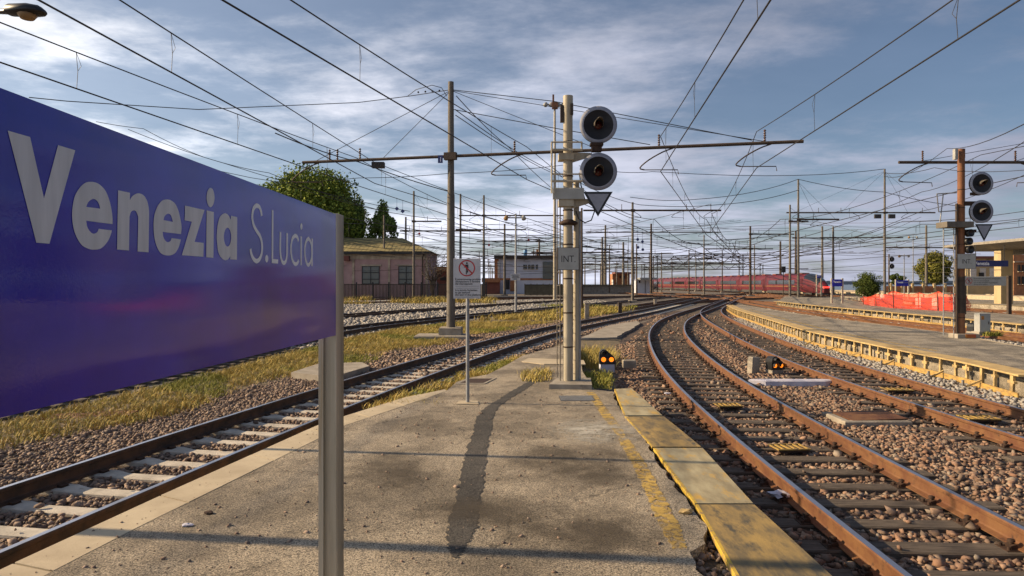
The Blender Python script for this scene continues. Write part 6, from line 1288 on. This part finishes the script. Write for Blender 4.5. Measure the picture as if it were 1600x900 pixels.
# ---------------------------------------------------------------- the red train
M['tred'] = mat('dark_red_train_paint', (0.115,0.004,0.008), 0.5, col2=(0.085,0.0035,0.006), scale=.6, coat=.1)
M['tgold'] = mat('gold_stripe', (0.5,0.30,0.10), 0.4); M['tgrey'] = mat('underframe_grey', (0.06,0.055,0.05), 0.8); M['tlight'] = mat('lit_red_tail_lamp', (0.9,0.02,0.01), 0.4, emit=((1,0.03,0.02), 3.0))
TX, TY0 = 57.0, 124.0
t = thing('red_train', 'long dark red high speed train with a black windscreen nose, standing across the yard', 'train', (TX, TY0, 0))
SEC = [(-1.38,.45),(-1.45,.9),(-1.46,2.2),(-1.40,3.0),(-1.15,3.6),(-.65,3.9),(0,4.0)]; SEC = SEC+[(-a, b) for a, b in reversed(SEC[:-1])]
def body(y0, y1): 
    b = MB(); n = len(SEC); vs = [(TX+a, y, z) for y in (y0, y1) for a, z in SEC]; b.add(vs, [(i, n+i, n+i+1, i+1) for i in range(n-1)], 0, True); b.add(vs[:n], [tuple(range(n))]); b.add(vs[n:], [tuple(range(n-1,-1,-1))]); return b
def coach(y0, y1, first=False):
    o = body(y0+.12, y1-.12).build('coach', M['tred'], t); yy = y0+(4.2 if first else 2.2); e_ = y1-2.2
    MB().box((TX-1.47, (yy+e_)/2, 2.35), (.03, e_-yy, .85)).build('window_band', M['dkglass'], o); MB().box((TX-1.475, (y0+y1)/2, 1.55), (.02, y1-y0-.5, .07)).build('gold_stripe', M['tgold'], o)
    MB().box((TX-1.46, (y0+y1)/2, .42), (.06, y1-y0-3, .5)).build('skirt', M['tgrey'], o)
    bg = MB()
    for yb_ in (y0+.1, ): bg.box((TX, yb_, .55), (2.4, 2.8, .5)); 
    for dy in (-.9, .9): bg.lathe([(.0,-.06),(.44,-.06),(.44,.06),(0,.06)], (TX-1.0, y0+dy, .45), (1,0,0), 16)
    if not first: bg.build('bogie', M['tgrey'], o)
    MB().box((TX, y0, 2.0), (2.5, .3, 3.2)).build('gangway', M['dark'], o) if not first else None
    rb = MB()
    for q_ in range(3): rb.bbox((TX, y0+(y1-y0)*(q_+.5)/3, 4.05), (1.4, 2.0, .22), .05)
    rb.build('roof_unit', M['redb'], o); MB().box((TX-1.475, y0+1.2, 2.0), (.02, .9, 2.1)).build('door', M['tgrey2'] if 'tgrey2' in M else M['tred'], o)
yA = TY0+6; ys = [yA, 150, 167, 184, 201, 218, 235, 252, 269, 286]
for i in range(len(ys)-1): coach(ys[i], ys[i+1], i == 0)
# nose: loft the section down and forward
nb_ = MB(); n = len(SEC); L_ = 8; vs = []
for j in range(L_+1):
    f_ = j/L_; y = yA+.12-f_*6.6; top_ = 4.0-2.45*f_**1.75; wf = 1-.62*f_**2.2; lo = .45-.12*f_
    for a, z in SEC: zz = lo+(z-.45)/(3.55)*(top_-lo); vs.append((TX+a*wf*(1-.12*f_*((z-.45)/3.55)), y, zz))
nb_.add(vs, [(j*n+i+1, (j+1)*n+i+1, (j+1)*n+i, j*n+i) for j in range(L_) for i in range(n-1)], 0, True); nb_.add(vs[-n:], [tuple(range(n))]); nose = nb_.build('nose', M['tred'], t)
ws = MB(); ro_ = [2, 3, 4, 5, 6]; vs2 = []; cols_ = range(3, n-3)
for j in range(0, 7):
    for i in cols_: p = Vector(vs[(j+0)*n+i]); c_ = Vector((TX, p.y, 1.8)); vs2.append(p+(p-c_).normalized()*.03)
m2_ = len(list(cols_)); ws.add(vs2, [(j*m2_+i+1, (j+1)*m2_+i+1, (j+1)*m2_+i, j*m2_+i) for j in range(6) for i in range(m2_-1)], 0, True); ws.build('windscreen', M['dkglass'], nose)
MB().lathe([(0,.06),(.16,.05),(.18,0)], (TX-.42, TY0+.15, 1.45), (-.4,-1,.2), 14).box((TX-.1, TY0-.42, 1.42), (1.0, .25, .22)).build('tail_lamp', M['tlight'], nose)
MB().box((TX, TY0+1.4, .28), (1.7, 3.6, .34)).box((TX, TY0+5, .3), (2.5, 4, .5)).build('skirt', M['tgrey'], nose)
